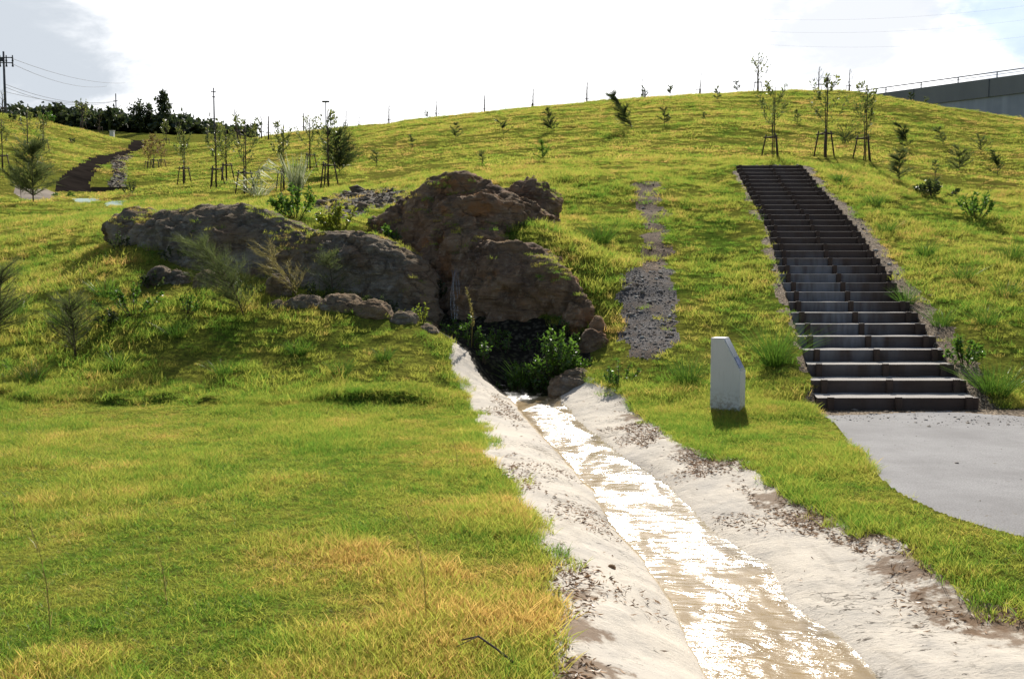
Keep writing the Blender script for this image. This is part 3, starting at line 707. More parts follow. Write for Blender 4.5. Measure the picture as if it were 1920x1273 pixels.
# ------------------------------------------------------------------ rocks
def make_rock(name, label, ells, mat, voxel=0.07, amp=0.13, freq=1.4, seed=0, strata=0.05, cat='rock', group=None, soft=4, sweeps=(), bf=1.7):
    """a boulder: overlapping lumps fused into one skin, then weathered"""
    bm = bmesh.new()
    for (c, r, rz) in ells:
        m = Matrix.Translation(Vector(c)) @ Matrix.Rotation(rz, 4, 'Z') @ Matrix.Diagonal((*r, 1))
        bmesh.ops.create_icosphere(bm, subdivisions=3, radius=1.0, matrix=m)
    for sw in sweeps: sweep(bm, **sw) if isinstance(sw, dict) else sweep(bm, sw)
    me = bpy.data.meshes.new(name); bm.to_mesh(me); bm.free()
    o = bpy.data.objects.new(name, me); C.objects.link(o)
    rm = o.modifiers.new('fuse', 'REMESH'); rm.mode = 'VOXEL'; rm.voxel_size = voxel
    sm = o.modifiers.new('soften', 'SMOOTH'); sm.iterations = soft; sm.factor = 0.6
    dg = bpy.context.evaluated_depsgraph_get(); me2 = bpy.data.meshes.new_from_object(o.evaluated_get(dg))
    o.modifiers.clear(); o.data = me2; bpy.data.meshes.remove(me)
    n = len(me2.vertices); co = np.empty(n * 3, np.float32); me2.vertices.foreach_get('co', co); co = co.reshape(-1, 3).astype(float)
    no = np.empty(n * 3, np.float32); me2.vertices.foreach_get('normal', no); no = no.reshape(-1, 3)
    f = freq; x, y, z = co.T
    d = amp * 1.2 * fbm(x * f, y * f, z * f, oct=5, seed=seed, gain=0.55)
    rid = np.abs(fbm(x * f * 0.9 + 5, y * f * 0.9, z * f * 1.2, oct=5, seed=seed + 3, gain=0.6)) * 3.2
    d -= amp * 0.55 * np.clip(1 - rid * 2.2, 0, 1)        # cracks
    d += amp * 0.5 * (np.floor(fbm(x * f * .8, y * f * .8, z * f * 1.6, oct=3, seed=seed + 21) * 5) / 5)
    lay = z * 5.5 + x * 0.9 + 0.9 * fbm(x * 0.9, y * 0.9, z * 0.9, oct=3, seed=seed + 9)
    saw = lay - np.floor(lay)
    d += strata * (np.minimum(saw * 1.6, (1 - saw) * 4) - 0.5) * np.clip(0.5 + fbm(x * 0.7, y * 0.7, z * 0.7, seed=seed + 11), 0, 1)
    wx, wy, wz = [0.55 * fbm(x * .9 + k, y * .9, z * .9 + k, oct=3, seed=seed + 31 + k) for k in (0, 4, 8)]
    bx_, by_, bz_ = (x * .8 + z * .5 + wx) * bf, (y * .8 - x * .35 + wy) * bf, (z * .9 - y * .4 + .3 * x + wz) * bf * 1.5
    d += amp * 0.60 * (hash3(np.floor(bx_), np.floor(by_), np.floor(bz_), seed) - .5)          # broken blocks
    d += amp * 0.30 * fbm(x * 5, y * 5, z * 7, oct=4, seed=seed + 5, gain=0.6)
    co = co + no * d[:, None]
    base = co.mean(0); base[2] = co[:, 2].min()
    co -= base
    me2.vertices.foreach_set('co', co.astype(np.float32).ravel()); me2.materials.clear(); me2.materials.append(mat)
    me2.polygons.foreach_set('use_smooth', np.ones(len(me2.polygons), bool)); me2.update()
    o.location = base
    return tag(o, label, cat, group)
def sweep(bm, st, back=1.3, deep=1.2, bulge=0.22, lip=0.28):
    """a closed ledge: stations (px, py_top, d_top, py_foot, d_foot) joined by a ring of rock from back to foot"""
    rings = []
    for (px, pt, dt, pf, df) in st:
        T = Vector(P(px, pt, dt)); Fo = Vector(P(px, pf, df)); h = T.z - Fo.z
        md = T.lerp(Fo, .5) + Vector((0, -bulge, .10 * h)); up_ = T + Vector((0, -lip, -.10 * h))
        rg_ = [T + Vector((0, back, -.25 * h - .1)), T + Vector((0, .35 * back, 0)), T, up_, md, T.lerp(Fo, .82) + Vector((0, -bulge * .5, 0)), Fo, Fo + Vector((0, .1, -deep)), T + Vector((0, back, -h - deep))]
        rings.append([bm.verts.new(p) for p in rg_])
    n = len(rings[0])
    for a, b in zip(rings[:-1], rings[1:]):
        for k in range(n): bm.faces.new((a[k], b[k], b[(k + 1) % n], a[(k + 1) % n]))
    bm.faces.new(rings[0]); bm.faces.new(rings[-1][::-1])
    bmesh.ops.recalc_face_normals(bm, faces=bm.faces)
def E(px, pytop, d, rx, ry, rz, rot=0):
    p = P(px, pytop, d); return ((p[0], p[1], p[2] - rz), (rx, ry, rz), rot)

OUTCROP = [(196,425,21.0,446,20.6),(214,404,20.8,452,20.0),(240,397,20.6,465,19.6),(290,393,20.3,490,18.9),(345,388,20.1,505,18.5),(375,379,20.0,512,18.3),(402,385,19.8,518,18.2),(418,380,19.7,522,18.1),
    (450,378,19.7,528,18.2),(485,386,19.5,538,18.1),(525,402,19.3,546,18.0),(565,419,19.1,552,17.9),(605,431,18.9,556,17.8),(650,429,18.8,562,17.7),(700,438,18.6,570,17.6),(740,456,18.5,580,17.5),(772,480,18.35,592,17.4),(800,498,18.3,604,17.4),(822,522,18.3,612,17.4)]
UPPER = [(686,412,21.9,455,21.2),(725,393,21.6,478,20.6),(760,372,21.5,490,20.2),(785,346,21.4,495,19.9),(805,328,21.3,500,19.7),(835,319,21.2,505,19.4),(870,322,21.1,505,19.2),(900,332,21.0,480,19.3),(930,350,20.8,440,19.7),(965,366,20.9,418,20.1),(1005,384,21.0,414,20.4),(1045,402,21.2,418,20.9)]
LUMP = [(935,356,22.6,405,21.4),(962,338,22.8,405,21.6),(990,331,22.9,405,21.8),(1020,340,22.9,405,21.9),(1048,370,22.8,405,22.2)]
LOWER = [(822,512,19.2,640,18.0),(848,490,18.9,650,17.8),(870,470,18.8,655,17.6),(900,453,18.6,660,17.5),(935,447,18.4,660,17.4),(975,447,18.2,655,17.3),(1015,462,18.0,640,17.3),(1050,488,17.8,622,17.2),(1078,525,17.5,606,17.1),(1097,562,17.3,596,17.0)]
outcrop = make_rock('rock_outcrop', 'long low grey rock outcrop with a shaded face, left of the waterfall cleft', [], M_rock, 0.05, 0.13, 1.2, 11, 0.03, soft=8, sweeps=[OUTCROP])
boulder = make_rock('boulder', 'tall ochre brown boulder mass with a shaded face above the stream source', [E(860,395,20.0,.5,.7,1.6), E(815,430,19.9,.4,.7,1.6), E(885,405,19.8,.5,.9,1.6), E(925,415,19.6,.45,.8,1.4), E(855,440,19.4,.5,.8,1.6), E(900,430,19.3,.6,.7,1.4)], M_rock2, 0.05, 0.16, 1.1, 27, 0.04, soft=8,
    sweeps=[UPPER, LUMP, dict(st=LOWER, bulge=.45, lip=.3, back=1.2)])
small = [
 ('angular grey rock with a flat top, left one of two below the outcrop', [E(300,500,17.6,.30,.3,.42), E(335,504,17.6,.25,.25,.4)]),
 ('round pale grey rock below the outcrop, right beside the wispy leaning shrub', [E(388,506,17.3,.30,.3,.5)]),
 ('small flat rock in the shade between the two wispy shrubs', [E(525,510,17.2,.24,.25,.35)]),
 ('low rock ledge with a weathered edge capping the grassy mound', [E(522,560,16.6,.26,.3,.30), E(575,549,16.7,.40,.4,.3), E(640,550,16.5,.45,.4,.3), E(700,562,16.3,.40,.35,.28), E(755,582,16.1,.30,.3,.25), E(800,605,15.9,.22,.28,.22)]),
 ('slanting brown rock under the right end of the boulder', [E(1078,566,16.8,.24,.35,.38), E(1100,560,16.9,.16,.3,.35)]),
 ('middle brown rock on the right edge of the stream source', [E(1120,590,16.4,.17,.25,.30)]),
 ('dark lower rock on the right edge of the stream source', [E(1108,616,16.0,.24,.3,.42), E(1128,620,15.9,.14,.2,.3)]),
 ('half buried grey slab where the stream bed begins', [E(1078,690,14.9,.34,.45,.28), E(1052,706,14.7,.22,.3,.25)]),
 ('small dark rock at the left foot of the waterfall', [E(805,606,16.6,.2,.25,.3)]),
]
for i, (lb, el) in enumerate(small):
    make_rock('rock', lb, el, M_rock if i < 4 or i == 7 else M_rock2, 0.03, 0.055, 2.4, 40 + i, 0.03, bf=5.0, group='small rocks around the outcrop')
# pebble on the bank
make_rock('stone', 'small dark stone lying on the pale left bank of the stream', [(Vector(ray_hit(1146, 1065)), (.035, .03, .03), 0)], M_rock2, 0.008, 0.012, 14, 60, 0.004, cat='stone')
# waterfall: thin strands over the dark lip
wf = MB()
for k in range(5):
    p0 = P(846 + k * 4 + rnd.uniform(-2, 2), 500 + rnd.uniform(0, 10), 17.9); z1 = 0.62
    pts = [(p0[0] + 0.02 * math.sin(j * 1.3 + k), p0[1] - 0.06 * j * 0.5, p0[2] + (z1 - p0[2]) * (j / 7) ** 1.3) for j in range(8)]
    wf.tube(pts, [0.006 + 0.004 * rnd.random() for _ in pts], 5)
M_fall, t, out, pos = new_mat('falling_water')
gl = t.n('ShaderNodeBsdfGlossy'); gl.inputs['Roughness'].default_value = 0.2
tp = t.n('ShaderNodeBsdfTransparent'); mx = t.n('ShaderNodeMixShader'); mx.inputs[0].default_value = 0.10
t.link(tp.outputs[0], mx.inputs[1]); t.link(gl.outputs[0], mx.inputs[2]); t.link(mx.outputs[0], out.inputs[0])
tag(wf.build('waterfall', M_fall), 'thin trickle of falling water in the dark cleft between outcrop and boulder', 'waterfall')

exec_after_terrain = True
# ------------------------------------------------------------------ plants
def quads_leaf(points, dirs, length, width, rg, curl=0.25):
    """leaf blades: two quads each, folded at the middle"""
    P0 = np.asarray(points, float); Dn = np.asarray(dirs, float); n = len(P0)
    Dn = Dn / np.linalg.norm(Dn, axis=1, keepdims=True)
    rv = rg.normal(size=(n, 3)); side = np.cross(Dn, rv); side /= np.linalg.norm(side, axis=1, keepdims=True)
    up = np.cross(side, Dn)
    ln = np.asarray(length, float) * rg.uniform(0.7, 1.25, n); wd = np.asarray(width, float) * rg.uniform(0.8, 1.2, n)
    a = P0; mid = P0 + Dn * (ln * .5)[:, None] + up * (ln * curl * .25)[:, None]; tip = P0 + Dn * ln[:, None] - up * (ln * curl * .2)[:, None]
    V = np.stack([a, mid + side * (wd / 2)[:, None], tip, mid - side * (wd / 2)[:, None]], 1).reshape(-1, 3)
    b = np.arange(n)[:, None] * 4
    return V, np.concatenate([b + 0, b + 1, b + 2, b + 3], 1)
def blades(points, dirs, length, width, rg, bend=0.3, seg=3):
    """narrow tapering strips that bend over under their own weight"""
    P0 = np.asarray(points, float); Dn = np.asarray(dirs, float); n = len(P0)
    Dn = Dn / np.linalg.norm(Dn, axis=1, keepdims=True)
    rv = rg.normal(size=(n, 3)); rv[:, 2] *= 0.3; side = np.cross(Dn, rv); side /= np.linalg.norm(side, axis=1, keepdims=True)
    hor = Dn.copy(); hor[:, 2] = 0; hor += rg.normal(size=(n, 3)) * 0.15; hor[:, 2] = -0.35
    ln = np.broadcast_to(np.asarray(length, float), (n,)) * rg.uniform(0.6, 1.3, n); wd = np.broadcast_to(np.asarray(width, float), (n,)) * rg.uniform(0.7, 1.3, n)
    rows = []
    for s in range(seg):
        q = s / seg; c = P0 + Dn * (ln * q)[:, None] + hor * (bend * ln * q * q)[:, None]
        hw = side * (wd * (1 - q * 0.6) / 2)[:, None]
        rows += [c - hw, c + hw]
    rows.append(P0 + Dn * ln[:, None] + hor * (bend * ln)[:, None])
    m = 2 * seg + 1; V = np.stack(rows, 1).reshape(-1, 3); b = np.arange(n) * m
    quads = np.concatenate([np.stack([b + 2 * s, b + 2 * s + 1, b + 2 * s + 3, b + 2 * s + 2], 1) for s in range(seg - 1)]) if seg > 1 else np.zeros((0, 4), int)
    k = 2 * (seg - 1); tris = np.stack([b + k, b + k + 1, b + k + 2], 1)
    return V, [tuple(q) for q in quads.tolist()] + [tuple(q) for q in tris.tolist()]

def tripod(root, h=0.85, spread=0.42, rad=0.028, mat=None):
    mat = mat or M_stake
    for k in range(3):
        a = R(-100 + 120 * k); b = MB()
        b.tube([(math.cos(a) * spread, math.sin(a) * spread, -0.12), (math.cos(a) * spread * 0.55, math.sin(a) * spread * 0.55, h)], rad, 7); b.build('stake', mat, root, True)
    for k in range(3):
        a0 = R(-100 + 120 * k); a1 = R(20 + 120 * k); b = MB(); f = spread * 0.60; z = h * 0.88
        p = Vector((math.cos(a0) * f, math.sin(a0) * f, z)); q = Vector((math.cos(a1) * f, math.sin(a1) * f, z)); e_ = (q - p).normalized() * 0.08
        b.tube([p - e_, q + e_], rad * 0.75, 6); b.build('crossbar', mat, root, True)
def make_sapling(seed, h=2.5, leaves=90, cane=True, leaf=0.16, lean=0.0, dry=False, tri=True, branch=10, spread=0.55, low=0.35, thick=1.0):
    """young staked tree: thin trunk, upswept branches, leaves bunched at the tips, three short stakes with crossbars"""
    rg = np.random.default_rng(seed); r = random.Random(seed)
    root = bpy.data.objects.new('sapling', None); C.objects.link(root)
    b = MB(); pts = [Vector((lean * (z / h) * h + r.uniform(-.015, .015), r.uniform(-.015, .015), z)) for z in np.linspace(-0.1, h, 7)]
    b.tube(pts, [k_ * thick for k_ in (0.026, 0.024, 0.021, 0.018, 0.014, 0.010, 0.006)], 6)
    lp = []; ld = []
    for k in range(branch):
        q = low + (1 - low) * (k + r.random()) / branch; z = q * h; i = min(int(q * 6), 5)
        base = Vector((lean * z, 0, z)); a = r.uniform(0, 6.283); L = spread * (1.25 - 0.9 * q) * r.uniform(0.7, 1.3)
        e1 = base + Vector((math.cos(a) * L * .6, math.sin(a) * L * .6, L * .55)); e2 = base + Vector((math.cos(a) * L * .85, math.sin(a) * L * .85, L * 1.15))
        b.tube([base, e1, e2], [0.008 * thick, 0.006 * thick, 0.003 * thick], 5)
        n = max(1, leaves // (branch + 1))
        for m in range(n):
            f = r.random(); p = e1.lerp(e2, f * 1.1) if r.random() > 0.35 else base.lerp(e1, 0.3 + 0.7 * f)
            p = p + Vector((r.gauss(0, .04), r.gauss(0, .04), r.gauss(0, .04)))
            lp.append(p); ld.append((r.gauss(0, .5) + math.cos(a) * .3, r.gauss(0, .5) + math.sin(a) * .3, r.uniform(0.1, 1.0)))
    for m in range(max(1, leaves // (branch * 3))):
        lp.append(Vector((lean * h, 0, h * r.uniform(.7, 1.0)))); ld.append((r.gauss(0, .6), r.gauss(0, .6), r.uniform(.2, 1)))
    b.build('trunk', M_trunk, root, True)
    if leaves > 0:
        V, Q_ = quads_leaf(np.array(lp), np.array(ld), leaf, leaf * 0.42, rg); mesh_obj('leaves', V, Q_, M_leafdry if dry else M_leaf, root)
    if cane:
        c_ = MB(); c_.tube([(0.05, -0.03, -0.1), (0.05 + lean * h * .9, -0.03, h * 1.08)], [0.022 * thick, 0.016 * thick], 6); c_.build('cane', M_stake, root, True)
    if tri: tripod(root, 0.85 * h / 2.5 * 1.05, 0.42, 0.026)
    return root
protos = {}
def put_sapling(kind, loc, label, group, rz=0, scale=1.0):
    p = protos[kind]
    if not p.get('label'):
        o = p; o.location = loc; o.rotation_euler = (0, 0, rz); o.scale = (scale,) * 3
        return tag(o, label, 'sapling', group)
    o = copy_tree(p, loc, rz, scale, label, group)
    return o
protos['leafy1'] = make_sapling(1, 2.5, 330, True, 0.15, branch=12, spread=.75)
protos['leafy2'] = make_sapling(2, 2.6, 280, True, 0.15, branch=11, spread=.7)
protos['leafy3'] = make_sapling(3, 2.4, 340, True, 0.14, branch=14, spread=0.9)
protos['dry'] = make_sapling(4, 2.2, 300, False, 0.16, dry=True, branch=12, spread=0.6)
protos['bare1'] = make_sapling(5, 2.4, 14, False, 0.14, branch=7, spread=0.6, thick=3.0)
protos['bare2'] = make_sapling(6, 2.6, 0, True, 0.14, branch=4, spread=0.4, thick=3.0)
protos['bare3'] = make_sapling(7, 2.3, 90, False, 0.24, branch=10, spread=1.0, low=0.3, thick=3.0)
protos['tilt'] = make_sapling(8, 2.5, 6, False, 0.14, lean=0.10, branch=4, spread=0.4, thick=3.0)
G1 = 'staked saplings on the hillside'
# (pixel of the foot, distance, height in photo pixels, kind, label)
sap = [
 (345,347,43,100,'leafy1','slim staked sapling standing alone between the dry clump and the grove'),
 (405,362,39,118,'leafy2','front sapling of the close pair at the left end of the outcrop grove'),
 (424,346,43,105,'leafy1','rear sapling of the close pair at the left end of the outcrop grove'),
 (459,372,36,135,'leafy3','staked sapling in front of the arching reed at the left of the outcrop grove'),
 (531,366,36,122,'leafy1','dark leaved sapling beside the pale pampas reeds above the outcrop'),
 (581,333,48,92,'leafy3','small sapling farther back between the pampas reeds and the tallest cane'),
 (615,358,36,140,'leafy2','sapling with the tallest cane, just left of the dark round shrub'),
 (278,320,60,55,'dry','left sapling with browning leaves in the dry clump by the dark path'),
 (289,320,58,62,'dry','middle sapling with browning leaves in the dry clump by the dark path'),
 (303,316,61,50,'dry','right sapling with browning leaves in the dry clump by the dark path'),
 (5,320,46,95,'leafy1','staked sapling cut by the left edge of the picture, on the bank'),
 (52,304,53,80,'leafy2','sparse sapling halfway up the left bank, nearest the wispy young tree'),
 (82,291,58,70,'leafy1','sparse sapling on the left bank beside the green shrubs'),
 (155,264,84,50,'bare3','upper left bank sapling with spreading bare branches against the dark woods'),
 (187,262,86,42,'bare1','upper left bank sapling closest to the white cabinet'),
 (5,216,74,48,'bare1','sapling on the crest at the far left under the big power pole'),
 (312,278,90,50,'leafy1','sapling by the top bend of the dark path below the tall woods'),
 (337,264,100,42,'bare1','thin sapling standing before the woods just right of the tallest trees'),
 (388,263,100,34,'bare2','thin bare sapling before the low right end of the woods'),
 (412,261,98,38,'bare2','pair sapling on the pale crest before the right end of the woods'),
 (446,256,90,62,'tilt','leaning bare sapling at the left end of the open skyline'),
 (470,257,88,34,'bare2','short bare sapling just right of the leaning one at the left skyline end'),
 (490,263,82,46,'bare1','small leaved sapling just in front of the left skyline'),
 (503,262,80,44,'bare2','bare sapling close behind the small leaved one on the left skyline'),
 (569,246,86,36,'bare2','lone bare sapling on the skyline left of the tall cane'),
 (647,238,86,38,'tilt','leaning bare sapling on the skyline right of the tall cane'),
 (673,235,86,26,'bare2','short bare sapling just right of the leaning one on the middle skyline'),
 (729,229,86,40,'bare2','thin bare sapling on the skyline midway to the low dark shrub'),
 (818,219,85,42,'bare1','sapling beside the low dark shrub on the skyline'),
 (908,211,85,36,'bare2','faint bare sapling on the skyline above the boulder'),
 (999,206,85,42,'bare2','bare sapling on the skyline, first one right of the boulder'),
 (1100,198,84,44,'bare2','bare sapling on the skyline left of the big leaning shrub'),
 (1205,191,83,46,'bare1','tufted sapling on the skyline right of the big leaning shrub'),
 (1311,181,82,46,'tilt','leaning sapling on the skyline left of the broad sparse one'),
 (1421,170,80,62,'bare3','broad sparse sapling with scattered leaves on the hilltop'),
 (1535,170,80,48,'bare1','bare spreading sapling on the hilltop above the right leafy sapling group'),
 (1592,172,80,44,'bare1','bare sapling on the hilltop nearest the concrete road wall'),
 (1448,298,37,130,'leafy3','leafy staked sapling above the stair top, left of three'),
 (1546,296,37,150,'leafy2','tall staked sapling with a red tipped cane above the stair top, middle of three'),
 (1620,302,37,135,'leafy1','leafy staked sapling above the stair top, right of three'),
]
hts = {'leafy1': 2.7, 'leafy2': 2.8, 'leafy3': 2.6, 'dry': 2.3, 'bare1': 2.6, 'bare2': 2.85, 'bare3': 2.5, 'tilt': 2.6}
for i, (px, py, d, hp, kind, lb) in enumerate(sap):
    loc = gpt(px, py, d); s = hp * d / F / hts[kind]
    put_sapling(kind, loc, lb, G1 if d < 64 else 'saplings along the skyline', R(rnd.uniform(-25, 25)) + (R(180) if lb.startswith('leaning bare sapling at the left') else 0), min(max(s, 0.5), 1.5))

def shrub_wispy(px, py, d, hpx, wpx, lean, n, label, mat=None, cat='shrub', name='needle_shrub', stemr=0.012, group=None, bend=0.12, ln=None):
    """casuarina-like seedling: a stem with many fine upswept needle sprays"""
    seed = int(px * 7 + py); rg = np.random.default_rng(seed); loc = gpt(px, py, d); h = hpx * d / F; wd = wpx * d / F / 2; lx = lean * d / F
    root = thing(name, loc, label, cat, group)
    b = MB(); top = Vector((lx, 0, h * 0.9)); b.tube([(0, 0, -0.08), (lx * .3, 0, h * .4), (lx * .62, 0, h * 0.7), top], [stemr, stemr * .8, stemr * .5, stemr * .2], 6)
    n = int(n * (1.6 if d < 20 else 1.3)); nb = max(10, n // 40); lp = []; ld = []; ll = []
    for k in range(nb):
        q = 0.08 + 0.86 * rg.random(); base = Vector((lx * q ** 1.2, 0, h * q * 0.95)); a = rg.uniform(0, 6.283)
        L = wd * (1.15 - 0.75 * q) * rg.uniform(0.6, 1.2)
        tipv = base + Vector((math.cos(a) * L + lx * 0.22, math.sin(a) * L, L * rg.uniform(0.35, 1.0)))
        b.tube([base, base.lerp(tipv, .5) + Vector((0, 0, -0.03 * L)), tipv], [stemr * .35, stemr * .25, stemr * .12], 4)
        for m in range(n // nb):
            f = rg.random(); p = base.lerp(tipv, f); lp.append(p)
            ld.append(np.array(tipv - base) * 0.6 / max(L, 1e-3) + rg.normal(size=3) * 0.50 + np.array([lx / max(h, .1) * 0.8, 0, 0.45]))
            ll.append(1.0)
    b.build('stem', M_trunk, root, True)
    length = ln or max(0.10, 0.16 * h)
    V, Fc = blades(np.array([tuple(p) for p in lp]), np.array(ld), length, (0.0032 if d < 20 else d * 0.00045), rg, bend, 2)
    mesh_obj('needles', V, Fc, mat or M_needle, root); return root
def shrub_leafy(px, py, d, hpx, wpx, n, leaf, label, mat, cat='shrub', name='leafy_shrub', group=None, asp=0.5):
    seed = int(px * 5 + py); rg = np.random.default_rng(seed); loc = gpt(px, py, d); h = hpx * d / F; wd = wpx * d / F / 2
    root = thing(name, loc, label, cat, group); b = MB(); lp = []; ld = []
    ns = max(6, int(n / 40))
    for k in range(ns):
        a = rg.uniform(0, 6.283); rr = wd * math.sqrt(rg.random()); hh = h * (1 - 0.55 * (rr / wd) ** 2) * rg.uniform(0.65, 1.1)
        tip = Vector((math.cos(a) * rr, math.sin(a) * rr * 0.8, hh)); base = Vector((tip.x * .25, tip.y * .25, -0.05)); mid = base.lerp(tip, .55) + Vector((tip.x * .12, tip.y * .12, hh * .08))
        b.tube([base, mid, tip], [0.008, 0.006, 0.003], 5)
        for m in range(n // ns):
            f = 0.25 + 0.75 * rg.random() ** 0.7; p = base.lerp(mid, f / .55) if f < .55 else mid.lerp(tip, (f - .55) / .45)
            lp.append(np.array(p) + rg.normal(size=3) * leaf * .25); ld.append(rg.normal(size=3) * 0.8 + np.array([math.cos(a) * .3, math.sin(a) * .3, 0.35]))
    b.build('stems', M_trunk, root, True)
    V, Q_ = quads_leaf(np.array(lp), np.array(ld), leaf, leaf * asp, rg); mesh_obj('leaves', V, Q_, mat, root); return root
def tussock(px, py, d, hpx, wpx, n, label, mat, cat='grass clump', name='grass_tussock', width=None, group=None, bend=0.45, fan=1.0):
    seed = int(px * 3 + py); rg = np.random.default_rng(seed); loc = gpt(px, py, d); h = hpx * d / F; wd = wpx * d / F / 2
    a = rg.uniform(0, 6.283, n); rr = wd * 0.5 * np.sqrt(rg.random(n)); p = np.c_[np.cos(a) * rr, np.sin(a) * rr, np.full(n, -0.02)]
    dr = np.c_[(np.cos(a) * rr / wd * 1.1 + rg.normal(size=n) * .22) * fan, (np.sin(a) * rr / wd * 1.1 + rg.normal(size=n) * .22) * fan, np.ones(n)]
    V, Fc = blades(p, dr, h * 1.1, width or max(0.006, d * 0.00045), rg, bend, 3)
    o = mesh_obj(name, V, Fc, mat); o.location = loc; return tag(o, label, cat, group)

# wispy shrubs
shrub_wispy(462,606,15.9,150,120,-85,2600,'wispy green shrub leaning left in front of the outcrop, taller of two', None)
shrub_wispy(560,560,16.9,100,110,-55,700,'thin straw tinted wispy shrub in front of the outcrop, right of the taller one', M_straw)
shrub_wispy(625,530,17.6,85,80,-10,900,'dim wispy shrub pressed against the shaded face of the outcrop', None)
shrub_wispy(142,668,14.6,120,110,-10,1800,'grey twiggy shrub with a dark base on the lawn slope at the left', None, stemr=0.02)
shrub_wispy(-2,645,15.2,150,120,10,1800,'wispy shrub cut off by the left edge of the picture beside the lawn', None, stemr=0.02)
shrub_wispy(62,374,36,110,95,0,2200,'broad wispy young tree on the flat by the pale concrete apron', None, stemr=0.03)
shrub_wispy(40,372,38,60,50,-6,600,'faint thin wispy seedling left of the broad wispy young tree', None)
shrub_wispy(638,342,42,85,75,-8,2600,'dark round shrub right of the tallest cane', M_dark)
shrub_wispy(1186,243,50,72,34,-36,1000,'big wind bent shrub below the skyline at the middle of the hill', M_dark)
shrub_wispy(1036,253,52,46,28,-10,500,'slim dark shrub on the hill left of the wind bent one', M_dark)
shrub_wispy(945,262,52,26,34,-8,300,'low dark shrub alone on the hill above the boulder', M_dark)
shrub_wispy(855,263,53,32,24,-2,350,'small shrub on the hill above the left shoulder of the boulder', M_needle)
shrub_wispy(773,275,52,26,18,-2,250,'small upright shrub on the hill right of the dark round shrub', M_needle)
shrub_wispy(1018,318,36,42,34,-4,400,'thin seedling with one leafy side on the hill behind the boulder', M_bush)
shrub_wispy(905,323,36,35,16,-2,160,'thin twiggy seedling just behind the top of the boulder', M_needle)
shrub_wispy(707,336,42,40,20,-3,220,'thin seedling on the grass between dark round shrub and boulder', M_needle)
shrub_wispy(1246,238,50,34,22,-1,360,'upright dark seedling on the hill right of the wind bent shrub', M_dark)
shrub_wispy(1209,195,75,22,18,-2,260,'dark shrub at the foot of the tufted skyline sapling', M_dark)
shrub_wispy(1258,204,72,26,14,-2,220,'small shrub on the skyline between the tufted and leaning saplings', M_needle)
shrub_wispy(1346,199,68,30,14,-2,260,'narrow shrub just under the skyline left of the broad sparse sapling', M_needle)
shrub_wispy(1384,173,78,22,16,-3,260,'dark little shrub on the skyline beside the broad sparse sapling', M_dark)
shrub_wispy(803,223,82,12,18,-2,220,'low dark shrub on the skyline above the grove', M_dark)
shrub_wispy(1496,226,52,30,18,-2,260,'pale seedling on the hill between the first and second sapling above the stairs', M_needle)
shrub_wispy(1320,232,52,18,14,-1,160,'tiny seedling on the hill above the gravel gully', M_needle)
shrub_wispy(1585,248,46,18,90,-2,700,'low dark spreading shrub behind the sapling trio above the stairs', M_dark)
shrub_wispy(1705,252,48,50,26,-18,700,'dark wind bent shrub on the right shoulder of the hill', M_dark)
shrub_wispy(1770,255,50,34,26,-10,400,'soft grey shrub right of the dark wind bent one on the right shoulder', M_needle)
shrub_wispy(1800,300,42,54,44,-4,700,'bushy grey green shrub on the right hillside above the yellow slope', M_needle)
shrub_wispy(1872,313,42,50,26,-8,500,'dark narrow shrub on the right hillside near the picture edge', M_dark)
shrub_wispy(1686,334,31,62,40,0,900,'feathery young tree on the crest just right of the stair top', None)
shrub_wispy(1754,330,36,44,22,0,260,'thin feathery seedling beyond the crest right of the stair top', None)
shrub_wispy(1708,192,76,18,16,-2,220,'small shrub on the crest in front of the left end of the concrete wall', M_dark)
shrub_wispy(1736,198,76,14,14,-2,160,'tiny shrub on the crest in front of the concrete wall', M_needle)
shrub_wispy(1840,288,48,30,50,-4,500,'low soft shrub mound at the right edge of the hillside', M_needle)
# leafy bushes
shrub_leafy(1040,695,15.2,118,110,1500,0.085,'broad leaved green bush at the stream source under the boulder', M_bush)
shrub_leafy(975,700,15.35,50,60,260,0.07,'low dark weed clump in the middle of the stream source', M_bush)
shrub_leafy(1012,712,15.0,36,40,140,0.06,'small glossy weed hanging over the head of the water', M_bush)
shrub_leafy(878,648,16.2,60,46,180,0.06,'leafy weed at the foot of the tall seed stalk', M_bush)
shrub_leafy(792,610,16.3,40,50,120,0.06,'small pale weed on the lip beside the dark cleft', M_bushy)
shrub_leafy(555,425,21.5,62,95,800,0.10,'bright green bush in the notch behind the middle of the outcrop', M_bush)
shrub_leafy(638,440,20.8,50,90,700,0.10,'yellow green bush in the notch behind the right end of the outcrop', M_bushy)
shrub_leafy(722,455,20.4,58,70,600,0.10,'dark green bush at the foot of the boulder beside the yellow green one', M_bush)
shrub_leafy(805,500,18.3,50,80,500,0.08,'dark hanging weeds on the lip of the waterfall', M_dark)
shrub_leafy(250,590,16.0,60,150,420,0.07,'scattered broad leaved weeds in the shade left of the small rocks', M_bush)
shrub_leafy(350,600,16.0,34,70,160,0.06,'low weed patch below the round pale rock', M_bush)
shrub_leafy(405,480,18.1,40,46,60,0.09,'pale big leaved weed sprouting before the shaded outcrop face', M_bushy)
shrub_leafy(490,392,19.2,26,60,180,0.05,'small plants growing on the top of the outcrop', M_bushy)
shrub_leafy(1750,378,28,34,90,900,0.09,'dark leafy clump on the crest of the right bank', M_dark)
shrub_leafy(1830,425,25,50,80,500,0.10,'light green weed patch on the right bank below the dark clump', M_bush)
shrub_leafy(1810,690,14.0,50,90,420,0.075,'green weed clump beside the lower right stairs', M_bush)
shrub_leafy(120,378,40,20,40,200,0.10,'small round bush beside the mint lined basin', M_bush)
